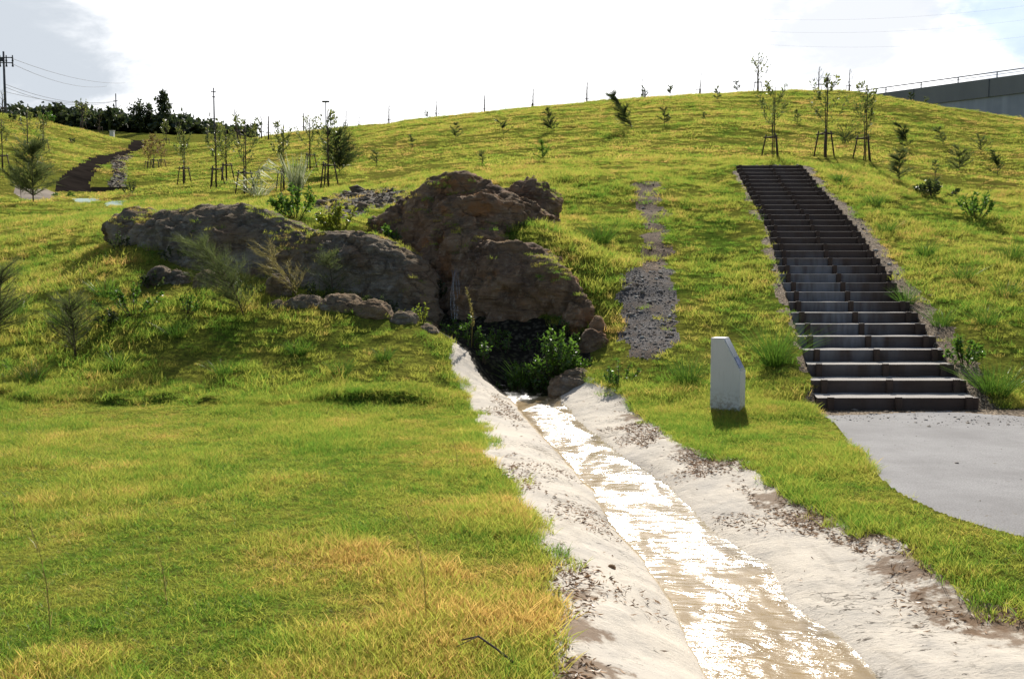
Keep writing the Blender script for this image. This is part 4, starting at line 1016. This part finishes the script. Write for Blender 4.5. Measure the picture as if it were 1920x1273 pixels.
shrub_leafy(245,390,38,32,28,200,0.08,'feathery dark bush at the right end of the mint lined basin', M_dark)
shrub_leafy(95,248,80,24,40,300,0.18,'round green shrub on the left bank below the woods', M_bush)
shrub_leafy(135,272,72,14,12,120,0.12,'tiny round shrub on the left bank below the sapling pair', M_dark)
shrub_leafy(28,222,72,14,30,200,0.16,'low dark shrub on the crest near the big power pole', M_dark)
shrub_leafy(1160,735,14.0,44,110,420,0.05,'dense low green plants on the right bank at the head of the stream', M_bush)
for (px, py, d, hp, wp) in ((230,500,19.3,34,60),(330,485,18.8,30,70),(285,545,17.2,30,60),(450,540,17.0,30,70),(590,535,17.2,34,80),(680,555,16.9,30,70),(720,540,17.1,34,60),(200,620,15.6,26,60)):
    shrub_leafy(px, py, d, hp, wp, 180, 0.065, 'dark low broad leaved weed at the shaded foot of the outcrop', M_dark, 'weed', 'shade_weed', 'dark weeds at the foot of the outcrop')
for (px, py, d, hp, wp) in ((905,690,15.6,34,60),(890,665,16.0,36,60),(960,705,15.2,34,60),(985,680,15.6,44,70),(1020,700,15.1,40,60),(850,640,16.6,40,60),(1060,625,16.6,40,60),(915,655,16.2,40,60),(950,660,16.3,36,60),(1000,650,16.3,40,60),(930,625,16.8,30,50),(1070,660,16.0,50,60),(1085,700,15.2,30,60)):
    shrub_leafy(px, py, d, hp, wp, 160, 0.06, 'dark low weed growing in the shaded mud under the boulder', M_bush, 'weed', 'shade_weed', 'dark weeds in the mud under the boulder')
# tussocks and reeds
tussock(1125,445,21,48,48,260,'spiky dark green grass clump on the slope right of the boulder', M_bush)
tussock(1452,690,14.2,90,70,340,'lush green tussock on the slope behind the marker post', M_bush)
tussock(1865,750,13.0,70,90,380,'lush green tussock at the foot of the right bank near the stairs', M_bush)
tussock(1290,720,13.6,60,70,260,'bright grass clump between the stream head and the marker post', M_bush)
tussock(485,385,33,46,60,60,'long leaved green reed beside the grove above the outcrop', M_reed, 'reed', 'reed', 0.03, None, 0.7)
tussock(556,374,34,62,34,150,'tall pale pampas reed in the grove above the outcrop', M_reed, 'reed', 'reed', 0.028, None, 0.16, 0.45)
tussock(980,585+110,15.4,60,40,120,'thin reedy grass in the middle of the stream source', M_bush)
for (px, py, d, hp, wp) in ((1700,565,17.0,40,46),(1765,610,15.7,42,50),(1850,610,15.6,46,60),(1885,545,17.2,44,60),(1805,520,18.3,40,50),(1735,480,20.3,36,44),(1665,430,22.6,30,40),(1895,480,20.0,40,54),(1640,385,25.5,26,34),(1575,345,28.6,22,34)):
    tussock(px, py, d, hp, wp, 130, 'low dark green spiky tuft up on the bank right of the stairs', M_bush, 'grass clump', 'grass_tussock', None, 'spiky tufts on the right bank')
for (px, py, d, hp, wp) in ((220,690,14.2,40,60),(330,640,15.2,36,54),(60,720,13.4,44,70),(420,700,14.0,36,50),(560,660,14.8,34,50),(640,700,14.0,34,60),(30,590,16.3,40,60),(200,560,16.9,40,60),(720,680,14.4,30,50),(120,610,15.8,36,54)):
    tussock(px, py, d, hp, wp, 130, 'low dark green spiky tuft on the slope between the lawn and the outcrop', M_bush, 'grass clump', 'grass_tussock', None, 'spiky tufts on the left slope')
# tall arching reed stem
arch = thing('arching_reed', gpt(468,384,33), 'single arching reed with drooping leaves before the grove above the outcrop', 'reed')
b = MB(); hA = 70 * 33 / F; b.tube([(0,0,-.05),(0.18,0,hA*.5),(0.42,0,hA*.85),(0.75,0,hA)], [.02,.017,.012,.006], 6); b.build('stem', M_reed, arch, True)
rg = np.random.default_rng(99); tt = rg.random(34); pp = np.c_[0.1+0.6*tt, np.zeros(34), hA*np.sqrt(tt)]; dd = np.c_[rg.normal(size=34)*.6+.4, rg.normal(size=34)*.6, rg.normal(size=34)*.4-.1]
V, Fc = blades(pp, dd, 0.5, 0.05, rg, 0.5, 3); mesh_obj('leaves', V, Fc, M_reed, arch)
# tall seed stalk in the cave mouth
stalk = thing('seed_stalk', gpt(884,655,16.0), 'tall pale seed stalk in front of the dark cave', 'weed')
b = MB(); hS = 112 * 16 / F; b.tube([(0,0,-.05),(0.02,0,hS*.5),(-0.10,0,hS)], [.008,.007,.003], 6); b.build('stem', M_straw, stalk, True)
rg = np.random.default_rng(98); tt = rg.random(150); pp = np.c_[0.02-0.12*tt**2, np.zeros(150), hS*(0.35+.65*tt)]; dd = np.c_[rg.normal(size=150)*.7, rg.normal(size=150)*.7, np.full(150,.9)]
V, Q_ = quads_leaf(pp, dd, 0.05, 0.018, rg); mesh_obj('seed_head', V, Q_, M_straw, stalk)
# tall thin grass stems on the near lawn
for (px, py, hp, lb) in ((800,1175,230,'tall thin dry stem standing on the near lawn beside the stream bank'),(313,1135,110,'dark thin stem standing on the left lawn'),
                         (95,1190,230,'tall pale stem leaning on the lawn near the left edge'),(858,880,60,'short pale stem at the top of the near lawn beside the bank'),(30,985,55,'short pale stem at the far left of the lawn')):
    q = ray_hit(px, py); h = hp * q[1] / F; b = MB(); b.tube([(0,0,-.02),(-.01,0,h*.4),(-h*.08,0,h*.75),(-h*.18,0,h)], [.0022,.002,.0017,.001], 5)
    rg = np.random.default_rng(px); n = 26; tt = rg.random(n); V, Fc = blades(np.c_[-h*.14*tt**2, np.zeros(n), h*tt*.9], np.c_[rg.normal(size=n)*.4, rg.normal(size=n)*.4, np.ones(n)], h*.16, .004, rg, .4, 2)
    b.add(V, Fc); o = b.build('grass_stalk', M_straw); o.location = q; tag(o, lb, 'grass stem', 'tall grass stems')
# fallen twig at the bottom
q = Vector(ray_hit(905, 1250)); b = MB(); b.tube([(-.10,0.05,.10),(-.02,.02,.13),(.06,-.02,.09),(.14,-.06,.04)], [.004,.005,.005,.006], 6); b.tube([(-.02,.02,.13),(-.12,-.03,.10)], [.003,.0015], 5)
o = b.build('twig', M_trunk, None, True); o.location = q; tag(o, 'dark bent twig lying in the grass at the bottom of the picture', 'twig')

# ------------------------------------------------------------------ grass (uncountable): points carrying tufts
def tuft_mesh(name, n, rad, hmin, hmax, width, seed, lean=0.35, bend=0.35, seg=3):
    rg = np.random.default_rng(seed); a = rg.uniform(0, 6.283, n); r = rad * np.sqrt(rg.random(n))
    p = np.c_[np.cos(a) * r, np.sin(a) * r, np.full(n, -0.01)]
    dr = np.c_[rg.normal(size=n) * lean, rg.normal(size=n) * lean, np.ones(n)]
    V, Fc = blades(p, dr, rg.uniform(hmin, hmax, n), width, rg, bend, seg)
    me = mesh_obj(name, V, Fc, M_blade, me_only=True)
    return bpy.data.objects.new(name, me)
def scatter(name, pts, scl, tufts, seed):
    me = bpy.data.meshes.new(name); me.vertices.add(len(pts)); me.vertices.foreach_set('co', np.asarray(pts, np.float32).ravel())
    rg = np.random.default_rng(seed)
    at = me.attributes.new('size', 'FLOAT_VECTOR', 'POINT'); at.data.foreach_set('vector', np.asarray(scl, np.float32).ravel())
    rot = np.c_[rg.normal(size=len(pts)) * .12, rg.normal(size=len(pts)) * .12, rg.uniform(0, 6.283, len(pts))]
    at = me.attributes.new('turn', 'FLOAT_VECTOR', 'POINT'); at.data.foreach_set('vector', rot.astype(np.float32).ravel())
    at = me.attributes.new('pick', 'INT', 'POINT'); at.data.foreach_set('value', rg.integers(0, len(tufts), len(pts)).astype(np.int32))
    o = bpy.data.objects.new(name, me); C.objects.link(o); me.materials.append(M_blade)
    ng = bpy.data.node_groups.new(name, 'GeometryNodeTree'); ng.interface.new_socket('Geometry', in_out='INPUT', socket_type='NodeSocketGeometry'); ng.interface.new_socket('Geometry', in_out='OUTPUT', socket_type='NodeSocketGeometry')
    gi_ = ng.nodes.new('NodeGroupInput'); go = ng.nodes.new('NodeGroupOutput'); iop = ng.nodes.new('GeometryNodeInstanceOnPoints'); jn = ng.nodes.new('GeometryNodeJoinGeometry')
    m2p = ng.nodes.new('GeometryNodeMeshToPoints')
    for tf in tufts:
        oi_ = ng.nodes.new('GeometryNodeObjectInfo'); oi_.inputs['Object'].default_value = tf; oi_.inputs['As Instance'].default_value = True
        ng.links.new(oi_.outputs['Geometry'], jn.inputs[0])
    def attr(nm, typ):
        a = ng.nodes.new('GeometryNodeInputNamedAttribute'); a.data_type = typ; a.inputs['Name'].default_value = nm; return a.outputs[0]
    ng.links.new(gi_.outputs[0], m2p.inputs[0]); ng.links.new(m2p.outputs[0], iop.inputs['Points']); ng.links.new(jn.outputs[0], iop.inputs['Instance'])
    iop.inputs['Pick Instance'].default_value = True
    ng.links.new(attr('pick', 'INT'), iop.inputs['Instance Index']); ng.links.new(attr('turn', 'FLOAT_VECTOR'), iop.inputs['Rotation']); ng.links.new(attr('size', 'FLOAT_VECTOR'), iop.inputs['Scale'])
    ng.links.new(iop.outputs[0], go.inputs[0])
    md = o.modifiers.new('tufts', 'NODES'); md.node_group = ng
    return tag(o, kind='stuff')
def sample(y0, y1, dens, half=0.66, pad=1.0, seed=0):
    """random ground points inside the wedge the camera looks into, widened on both sides"""
    rg = np.random.default_rng(seed); wmax = half * y1 + pad
    n = int(dens * 2 * wmax * (y1 - y0)); x = rg.uniform(-wmax, wmax, n); y = rg.uniform(y0, y1, n)
    k = np.abs(x) < half * y + pad; return x[k], y[k], rg
near = [tuft_mesh('lawn_tuft', 34, 0.075, 0.022, 0.065, 0.0038, s, 0.45, 0.45) for s in (1, 2, 3)]
tall = [tuft_mesh('tall_tuft', 40, 0.085, 0.030, 0.092, 0.0040, s, 0.30, 0.35) for s in (4, 5, 6)]
mid = [tuft_mesh('slope_tuft', 52, 0.16, 0.04, 0.145, 0.0072, s, 0.38, 0.35) for s in (7, 8, 9)]
farT = [tuft_mesh('hill_tuft', 64, 0.34, 0.03, 0.11, 0.015, s, 0.45, 0.3, 2) for s in (10, 11, 12)]
def grassy(x, y, keep_edge=True):
    z, cl, nm = terrain(x, y); ok = cl == 0
    stray = np.isin(cl, [nm.index(k) for k in ('gravel_track', 'gully_dirt', 'dirt', 'stony_gully', 'stony_bank')])
    ok |= stray & (y > 12.7) & (fbm(x * 2.6, y * 1.6, oct=3, seed=77) > np.where(cl == nm.index("gravel_track"), 0.38, 0.27)) & (hash3((x * 997).astype(int), (y * 991).astype(int), (x * 0).astype(int), 3) < 0.6)
    bare = np.zeros(len(x)); 
    return z, ok
# bare and thin spots of the slope, thick spots of the lawn
x, y, rg = sample(2.6, 13.5, 760, 0.62, 0.6, 1); z, ok = grassy(x, y)
th = fbm(x * 0.9, y * 0.9, oct=4, seed=71) - 0.06
for (bx, by, br) in DRY: th += 0.34 * np.exp(-((x - bx) ** 2 + (y - by) ** 2) / (0.6 * br) ** 2)
ok &= rg.random(len(x)) < np.clip(0.9 + 0.8 * th, 0.6, 1)
s = np.clip(0.92 + 0.65 * th + rg.normal(size=len(x)) * 0.17, 0.5, 1.6)
isn = (th < 0.04) | (y > 9.5) & (th < 0.15) & (x < -1)
A_ = ok & isn; B_ = ok & ~isn
scatter('grass', np.c_[x, y, z][A_], np.repeat(s[A_, None], 3, 1) * [1.1, 1.1, 1.0], near, 1)
scatter('grass_tall', np.c_[x, y, z][B_], np.repeat(s[B_, None], 3, 1) * [1, 1, 0.95], tall, 2)
x, y, rg = sample(12.6, 36, 46, 0.64, 1.0, 3); z, ok = grassy(x, y)
th = fbm(x * 0.6, y * 0.6, oct=4, seed=72); ok &= rg.random(len(x)) < np.clip(0.85 + 1.1 * th, 0.42, 1)
s = np.clip(0.85 + 0.7 * th + rg.normal(size=len(x)) * 0.2, 0.35, 1.6)
scatter('grass_slope', np.c_[x, y, z][ok], np.repeat(s[ok, None], 3, 1), mid, 3)
x, y, rg = sample(34, 100, 9.0, 0.64, 3.0, 4); z, ok = grassy(x, y)
th = fbm(x * 0.25, y * 0.5, oct=4, seed=73); ok &= rg.random(len(x)) < np.clip(0.9 + 1.0 * th, 0.55, 1)
s = np.clip(0.9 + 0.8 * th + rg.normal(size=len(x)) * 0.2, 0.35, 1.8)
scatter('grass_hill', np.c_[x, y, z][ok], np.repeat(s[ok, None], 3, 1), farT, 4)
# fringe of longer grass along the channel edges and the path
x, y, rg = sample(3.0, 15.5, 260, 0.62, 0.6, 5); z, ok = grassy(x, y); L, WL, WR, Rr = chan(x, y)
fn_ = fbm(x * 2.3, y * 1.7, oct=3, seed=88)
ed = ok & ((np.abs(x - L) < 0.16) | ((x > Rr) & (x - Rr < 0.25))) | (x > L) & (x < L + .16) & (fn_ > .28) & (y > 5.5) | (x < Rr) & (x > Rr - .18) & (fn_ > .30)
scatter('grass_fringe', np.c_[x, y, z][ed], np.repeat(rg.uniform(.7, 1.25, ed.sum())[:, None], 3, 1), tall, 5)

pts = []
for o in (outcrop, boulder):
    n = len(o.data.vertices); co = np.empty(n * 3, np.float32); o.data.vertices.foreach_get('co', co); co = co.reshape(-1, 3) + np.array(o.location)
    no = np.empty(n * 3, np.float32); o.data.vertices.foreach_get('normal', no); no = no.reshape(-1, 3)
    m = (no[:, 2] > .62) & (fbm(co[:, 0] * 1.1, co[:, 1] * 1.1, co[:, 2] * 1.1, oct=3, seed=91) > .10) & (np.random.default_rng(3).random(n) < .10); pts.append(co[m])
pts = np.concatenate(pts); scatter('grass_rock', pts, np.repeat(np.random.default_rng(4).uniform(.35, .8, len(pts))[:, None], 3, 1), mid, 9)

# loose stones on the gravel path and in the gully (uncountable)
def stones(name, x, y, z, size, mat, seed):
    rg = np.random.default_rng(seed); n = len(x)
    ico = bmesh.new(); bmesh.ops.create_icosphere(ico, subdivisions=1, radius=1.0); bv_ = np.array([v.co[:] for v in ico.verts]); bf = np.array([[v.index for v in f.verts] for f in ico.faces]); ico.free()
    m = len(bv_); sc_ = size * rg.lognormal(0, .45, n); ax = rg.uniform(.6, 1.2, (n, 1, 3)) * [1, 1, .65]
    V = bv_[None] * (1 + .25 * rg.normal(size=(n, m, 1))) * ax * sc_[:, None, None]
    a = rg.uniform(0, 6.283, n); ca, sa = np.cos(a)[:, None], np.sin(a)[:, None]
    V = np.stack([V[..., 0] * ca - V[..., 1] * sa, V[..., 0] * sa + V[..., 1] * ca, V[..., 2]], -1) + np.c_[x, y, z][:, None, :]
    Fc = (bf[None] + (np.arange(n) * m)[:, None, None]).reshape(-1, 3)
    return tag(mesh_obj(name, V.reshape(-1, 3), Fc, mat), kind='stuff')
x, y, rg = sample(12, 33, 160, 0.5, 0, 6); k = (x > 1.2) & (x < 13); x, y = x[k], y[k]; z, cl, nm = terrain(x, y)
gk = (cl == nm.index('gravel_track')); dk = ((cl == nm.index('gully_dirt')) | (cl == nm.index('dirt'))) & (rg.random(len(x)) < .12)
stones('gravel', x[gk], y[gk], z[gk], 0.020, M_pebble, 1)
stones('gully_gravel', x[dk], y[dk], z[dk], 0.022, M_pebble, 2)
x, y, rg = sample(5, 12.6, 160, 0.75, 2, 17); k = (x > 3); x, y = x[k], y[k]; z, cl, nm = terrain(x, y); q = fbm(x * 1.1, y * 1.6, oct=3, seed=85)
k = (cl == 1) & (rg.random(len(x)) < np.clip((y - 11.0) * 0.5 + 1.3 * q, 0.012, .9)); stones('path_gravel', x[k], y[k], z[k], 0.009, M_pebble, 5)
x, y, rg = sample(22, 80, 30, 0.6, 0, 7); k = (x < -3); x, y = x[k], y[k]; z, cl, nm = terrain(x, y)
k = (cl == nm.index('stony_bank')) | (cl == nm.index('stony_gully')); stones('rubble', x[k], y[k], z[k], 0.065, M_rock, 3)
# dead leaves and twigs on the litter strip and the banks
x, y, rg = sample(3.5, 14, 2400, 0.62, 0.3, 8); k = (x > -1.5) & (x < 4); x, y = x[k], y[k]; z, cl, nm = terrain(x, y)
L, WL, WR, Rr = chan(x, y); q = fbm(x * 1.1, y * 1.1, oct=3, seed=81)
ppx_, ppy_ = project(x, y, z); lz = in_poly(ppx_ + 14 * fbm(x * 2.2, y * 2.2, oct=3, seed=21), ppy_ + 10 * fbm(x * 2.2 + 40, y * 2.2, oct=3, seed=22), LITTER)
edge_ = ((x > Rr - .42 - .25 * q) & (x < Rr + .12) & (y < 11.8)) | ((x < L + .22) & (x > L - .05) & (y < 7.0) & (rg.random(len(x)) < .5)); cn_ = fbm(x * 2.6, y * 2.0, oct=4, seed=83)
k = (edge_ & (cl != 1) & (cn_ > -0.12) & (rg.random(len(x)) < .25 + 1.6 * np.clip(cn_, 0, 1))) | ((cl == nm.index('stream_bed')) & ((x < WL - .12) | (x > WR + .12)) & (rg.random(len(x)) < np.clip(q * 1.0 - 0.16 + np.where(y < 7, .05, 0), 0.004, .3)))
pp = np.c_[x, y, z + .004][k]; n = len(pp); dd = np.c_[rg.normal(size=n), rg.normal(size=n), rg.uniform(0, .25, n)]
V, Q_ = quads_leaf(pp, dd, 0.045, 0.010, rg); M_dead = leaf_mat('dead_leaf', (0.15, 0.092, 0.05), (0.44, 0.27, 0.15), 0.15, 1.1)
tag(mesh_obj('leaf_litter', V, Q_, M_dead), kind='stuff')

# ------------------------------------------------------------------ far woodland and tall trees
def tree_cloud(cx, cy, base, h, wd, n, rg, leaf):
    """leaf clumps through a crown volume with an uneven outline"""
    k = max(6, int(n / 45)); cen = np.c_[rg.normal(size=k) * wd * .42, rg.normal(size=k) * wd * .42, h * rg.uniform(0.15, .95, k)]
    p = cen[rg.integers(0, k, n)] + rg.normal(size=(n, 3)) * np.array([wd, wd, h * .55]) * .14
    d = rg.normal(size=(n, 3)) + [0, 0, .3]
    return p + [cx, cy, base], d
rg = np.random.default_rng(5); LP = []; LD = []
tops = [(-60,215),(0,205),(40,206),(62,201),(85,202),(110,207),(140,208),(160,207),(185,210),(205,204),(225,212),(250,224),(275,222),(300,220),(330,226),(355,225),(372,226),(392,240),(412,236),(430,240),(450,246),(-120,220),(-180,224)]
for (px, py) in tops:
    for rowd in (150, 158):
        d = rowd + rg.uniform(-4, 4); p = P(px + rg.uniform(-8, 8), py + (0 if rowd > 151 else 8), d); gz = ground_z(p[0], p[1]); h = max(p[2] - gz, 2.5)
        a, b_ = tree_cloud(p[0], p[1], gz, h, 3.4, 620, rg, .5); LP.append(a); LD.append(b_)
V, Q_ = quads_leaf(np.concatenate(LP), np.concatenate(LD), 0.85, 0.55, rg)
tag(mesh_obj('woodland', V, Q_, M_wood), kind='stuff')
def tall_tree(px, pytop, pybase, d, wpx, n, label, shape='cone'):
    p = P(px, pybase, d); top = P(px, pytop, d); h = top[2] - p[2]; rg = np.random.default_rng(px); wd = wpx * d / F
    root = thing('tall_tree', (p[0], p[1], p[2]), label, 'tree', 'tall trees above the far woods'); b = MB(); lp = []; ld = []
    b.tube([(0, 0, -1.5), (.05, 0, h * .5), (0, 0, h)], [.22, .14, .03], 7)
    nb = 26
    for k in range(nb):
        q = rg.uniform(.18, 1.0); a = rg.uniform(0, 6.283); prof = (1.05 - q) if shape == 'cone' else math.sin(math.pi * min(q, .98)) * (0.9 if q > .35 else .25)
        Lb = wd * .5 * prof * rg.uniform(.7, 1.3) + .15; e0 = Vector((0, 0, h * q * .95)); e1 = e0 + Vector((math.cos(a) * Lb, math.sin(a) * Lb, Lb * .45))
        b.tube([e0, e1], [.05, .015], 4)
        for m in range(n // nb): f = rg.random() ** .6; lp.append(np.array(e0.lerp(e1, f)) + rg.normal(size=3) * wd * .06); ld.append(rg.normal(size=3) + [0, 0, .5])
    b.build('trunk', M_dark, root, True); V, Q_ = quads_leaf(np.array(lp), np.array(ld), .55, .26, rg); mesh_obj('crown', V, Q_, M_wood, root)
tall_tree(306,165,250,145,44,1100,'tallest dark conical tree above the far woods at the left')
tall_tree(264,190,245,146,40,420,'airy loose crowned tree left of the tallest one in the far woods','round')
tall_tree(280,197,245,147,16,420,'narrow dark spire tree between the airy tree and the tallest one')
tall_tree(205,203,232,140,16,300,'small pointed dark tree beside the second power pole')

# ------------------------------------------------------------------ poles, wires, lamp, cabinet
def pole(px, pytop, pybase, d, r0, label, arms=(), name='power_pole', cat='power pole'):
    p = P(px, pybase, d); top = P(px, pytop, d); h = top[2] - p[2]
    root = thing(name, (p[0], p[1], p[2]), label, cat, 'power poles beyond the hill'); b = MB(); b.tube([(0, 0, -3), (0, 0, h)], [r0, r0 * .6], 8); b.build('shaft', M_metal, root, True)
    for (f, wd_, k) in arms:
        a_ = MB(); a_.box((0, -.15, h * f), (wd_, .09, .11)); ar = a_.build('crossarm', M_metal, root)
        for j in range(k):
            xx = (j / (k - 1) - .5) * wd_ * .94 if k > 1 else 0; i_ = MB(); si = min(1.0, wd_ / 2.6); i_.tube([(xx, -.15, h * f - .36 * si), (xx, -.15, h * f + .30 * si)], [.10 * si, .07 * si], 6); i_.tube([(xx, -.15, h * f - .5 * si), (xx, -.15, h * f - .3 * si)], [.13 * si, .13 * si], 6)
            i_.build('insulator', M_metal, ar)
    return root, p, h
r1, p1, h1 = pole(10, 97, 205, 120, .20, 'tallest power pole with crossarms and insulators at the far left', ((.89, 2.6, 4), (.80, 2.6, 4)))
b = MB(); b.box((-.25, -.3, h1 * .855), (.42, .36, .5)); b.build('transformer', M_metal, r1)
r2, p2, h2 = pole(218, 176, 222, 165, .15, 'short thin power pole rising from the woods right of the tallest one', ((.70, .7, 2),))
r3, p3, h3 = pole(402, 165, 245, 130, .14, 'slim power pole standing alone at the right end of the woods', ((.90, .7, 2), (.78, .5, 2)))
def wire(a, b_, sag, label, rad=0.03, group='power lines across the sky'):
    a = Vector(a); b_ = Vector(b_); m = MB(); pts = []
    for i in range(25):
        t_ = i / 24; p = a.lerp(b_, t_); p.z -= sag * 4 * t_ * (1 - t_); pts.append(p)
    m.tube(pts, rad, 4); o = m.build('power_line', M_wire); tag(o, label, 'power line', group)
up1 = lambda f: p1 + np.array([0.9, 0, h1 * f])
wire(up1(.89), P(235, 156, 190), 1.0, 'upper power line running right from the top crossarm of the tallest pole')
wire(up1(.80), P(200, 162, 190), 1.2, 'second power line running right from the lower crossarm of the tallest pole')
wire(p1 + np.array([0.15, 0, h1 * .43]), p2 + np.array([0, 0, h2 * .72]), 1.2, 'upper of three lines from the middle of the tallest pole to the short pole')
wire(p1 + np.array([0.15, 0, h1 * .38]), p2 + np.array([0, 0, h2 * .70]), 1.4, 'middle of three lines from the tallest pole to the short pole')
wire(p1 + np.array([0.15, 0, h1 * .30]), p2 + np.array([0, 0, h2 * .68]), 0.8, 'lowest of three lines from the tallest pole to the short pole')
wire(P(-60, 128, 112), up1(.89) - np.array([1.8, 0, 0]), .3, 'short length of power line left of the tallest pole')
wire(P(1275, 27, 260), P(1990, 2, 240), 3.0, 'highest faint power line across the sky above the hill', .013)
wire(P(1300, 50, 260), P(1990, 28, 240), 3.0, 'middle faint power line across the sky above the hill', .013)
wire(P(1320, 74, 260), P(1990, 60, 240), 3.0, 'lowest faint power line across the sky above the hill', .013)
lp_ = P(612, 300, 110); lt = P(612, 192, 110); hl_ = lt[2] - lp_[2]
lamp = thing('street_lamp', tuple(lp_), 'thin street lamp behind the hill, above the tallest cane', 'street lamp'); b = MB(); b.tube([(0, 0, -1), (0, 0, hl_)], [.09, .055], 7); b.build('pole', M_metal, lamp, True)
b = MB(); b.box((0, 0, hl_ + .06), (.85, .4, .16)); o = b.build('lamp_head', M_metal, lamp); o.modifiers.new('bevel', 'BEVEL').width = .03
cab = gpt(210, 250, 92)
cb = thing('utility_cabinet', cab, 'white cabinet box on the left bank in front of the dark woods', 'cabinet'); b = MB(); b.box((0, 0, .42), (.40, .3, .95)); o = b.build('body', M_marker, cb); o.modifiers.new('bevel', 'BEVEL').width = .02
b = MB(); b.box((0, 0, .92), (.46, .36, .05)); b.build('cap', M_marker, cb)

# small timber bridge at the foot of the dark path
bl = P(176, 360, 44.5); br = P(240, 357, 44.5); bc = (bl + br) / 2; bw = np.linalg.norm(br - bl)
fb = thing('footbridge', tuple(bc), 'small dark timber footbridge at the foot of the dark path', 'footbridge')
b = MB(); b.box((0, .7, .02), (bw, 1.7, .08)); b.build('deck', M_stake, fb)
for yy in (-.16, 1.56): b = MB(); b.box((0, yy, .06), (bw * 1.04, .12, .22)); b.build('beam', M_stake, fb)
for xx in (-.3, .3): b = MB(); b.box((xx * bw, -.12, -.25), (.10, .10, .42)); b.build('post', M_stake, fb)

# ------------------------------------------------------------------ concrete road wall on the right
wl = P(1600, 172, 101); wr = P(1920, 150, 90); wdir = (wr - wl); wdir[2] = 0; wlen = np.linalg.norm(wdir); wdir /= wlen
ztop = 22.0
wall = thing('road_wall', (wl[0], wl[1], ztop - 9), 'grey concrete road wall with a metal rail behind the right shoulder of the hill', 'wall')
wall.rotation_euler = (0, 0, math.atan2(wdir[1], wdir[0]))
Lw = wlen + 30
b = MB(); b.box((Lw / 2 - 6, .35, 3.55), (Lw + 12, .5, 10.9)); b.build('wall', M_wall, wall)
b = MB(); b.box((Lw / 2 - 6, .30, 9.0 - .9), (Lw + 12, .75, 1.8)); o = b.build('parapet', M_wallcap, wall)
for k in range(8):
    b = MB(); b.box((-8 + k * 7.2, -.095, 8.1), (.05, .04, 1.8)); b.build('joint', M_metal, wall)
b = MB(); b.tube([(-12, .3, 9.62), (Lw, .3, 9.62)], .05, 6); b.tube([(-12, .3, 9.36), (Lw, .3, 9.36)], .025, 5); rail = b.build('rail', M_metal, wall)
for k in range(12):
    b = MB(); b.box((-11 + k * 3.6, .3, 9.3), (.09, .09, .6)); b.build('rail_post', M_metal, rail)
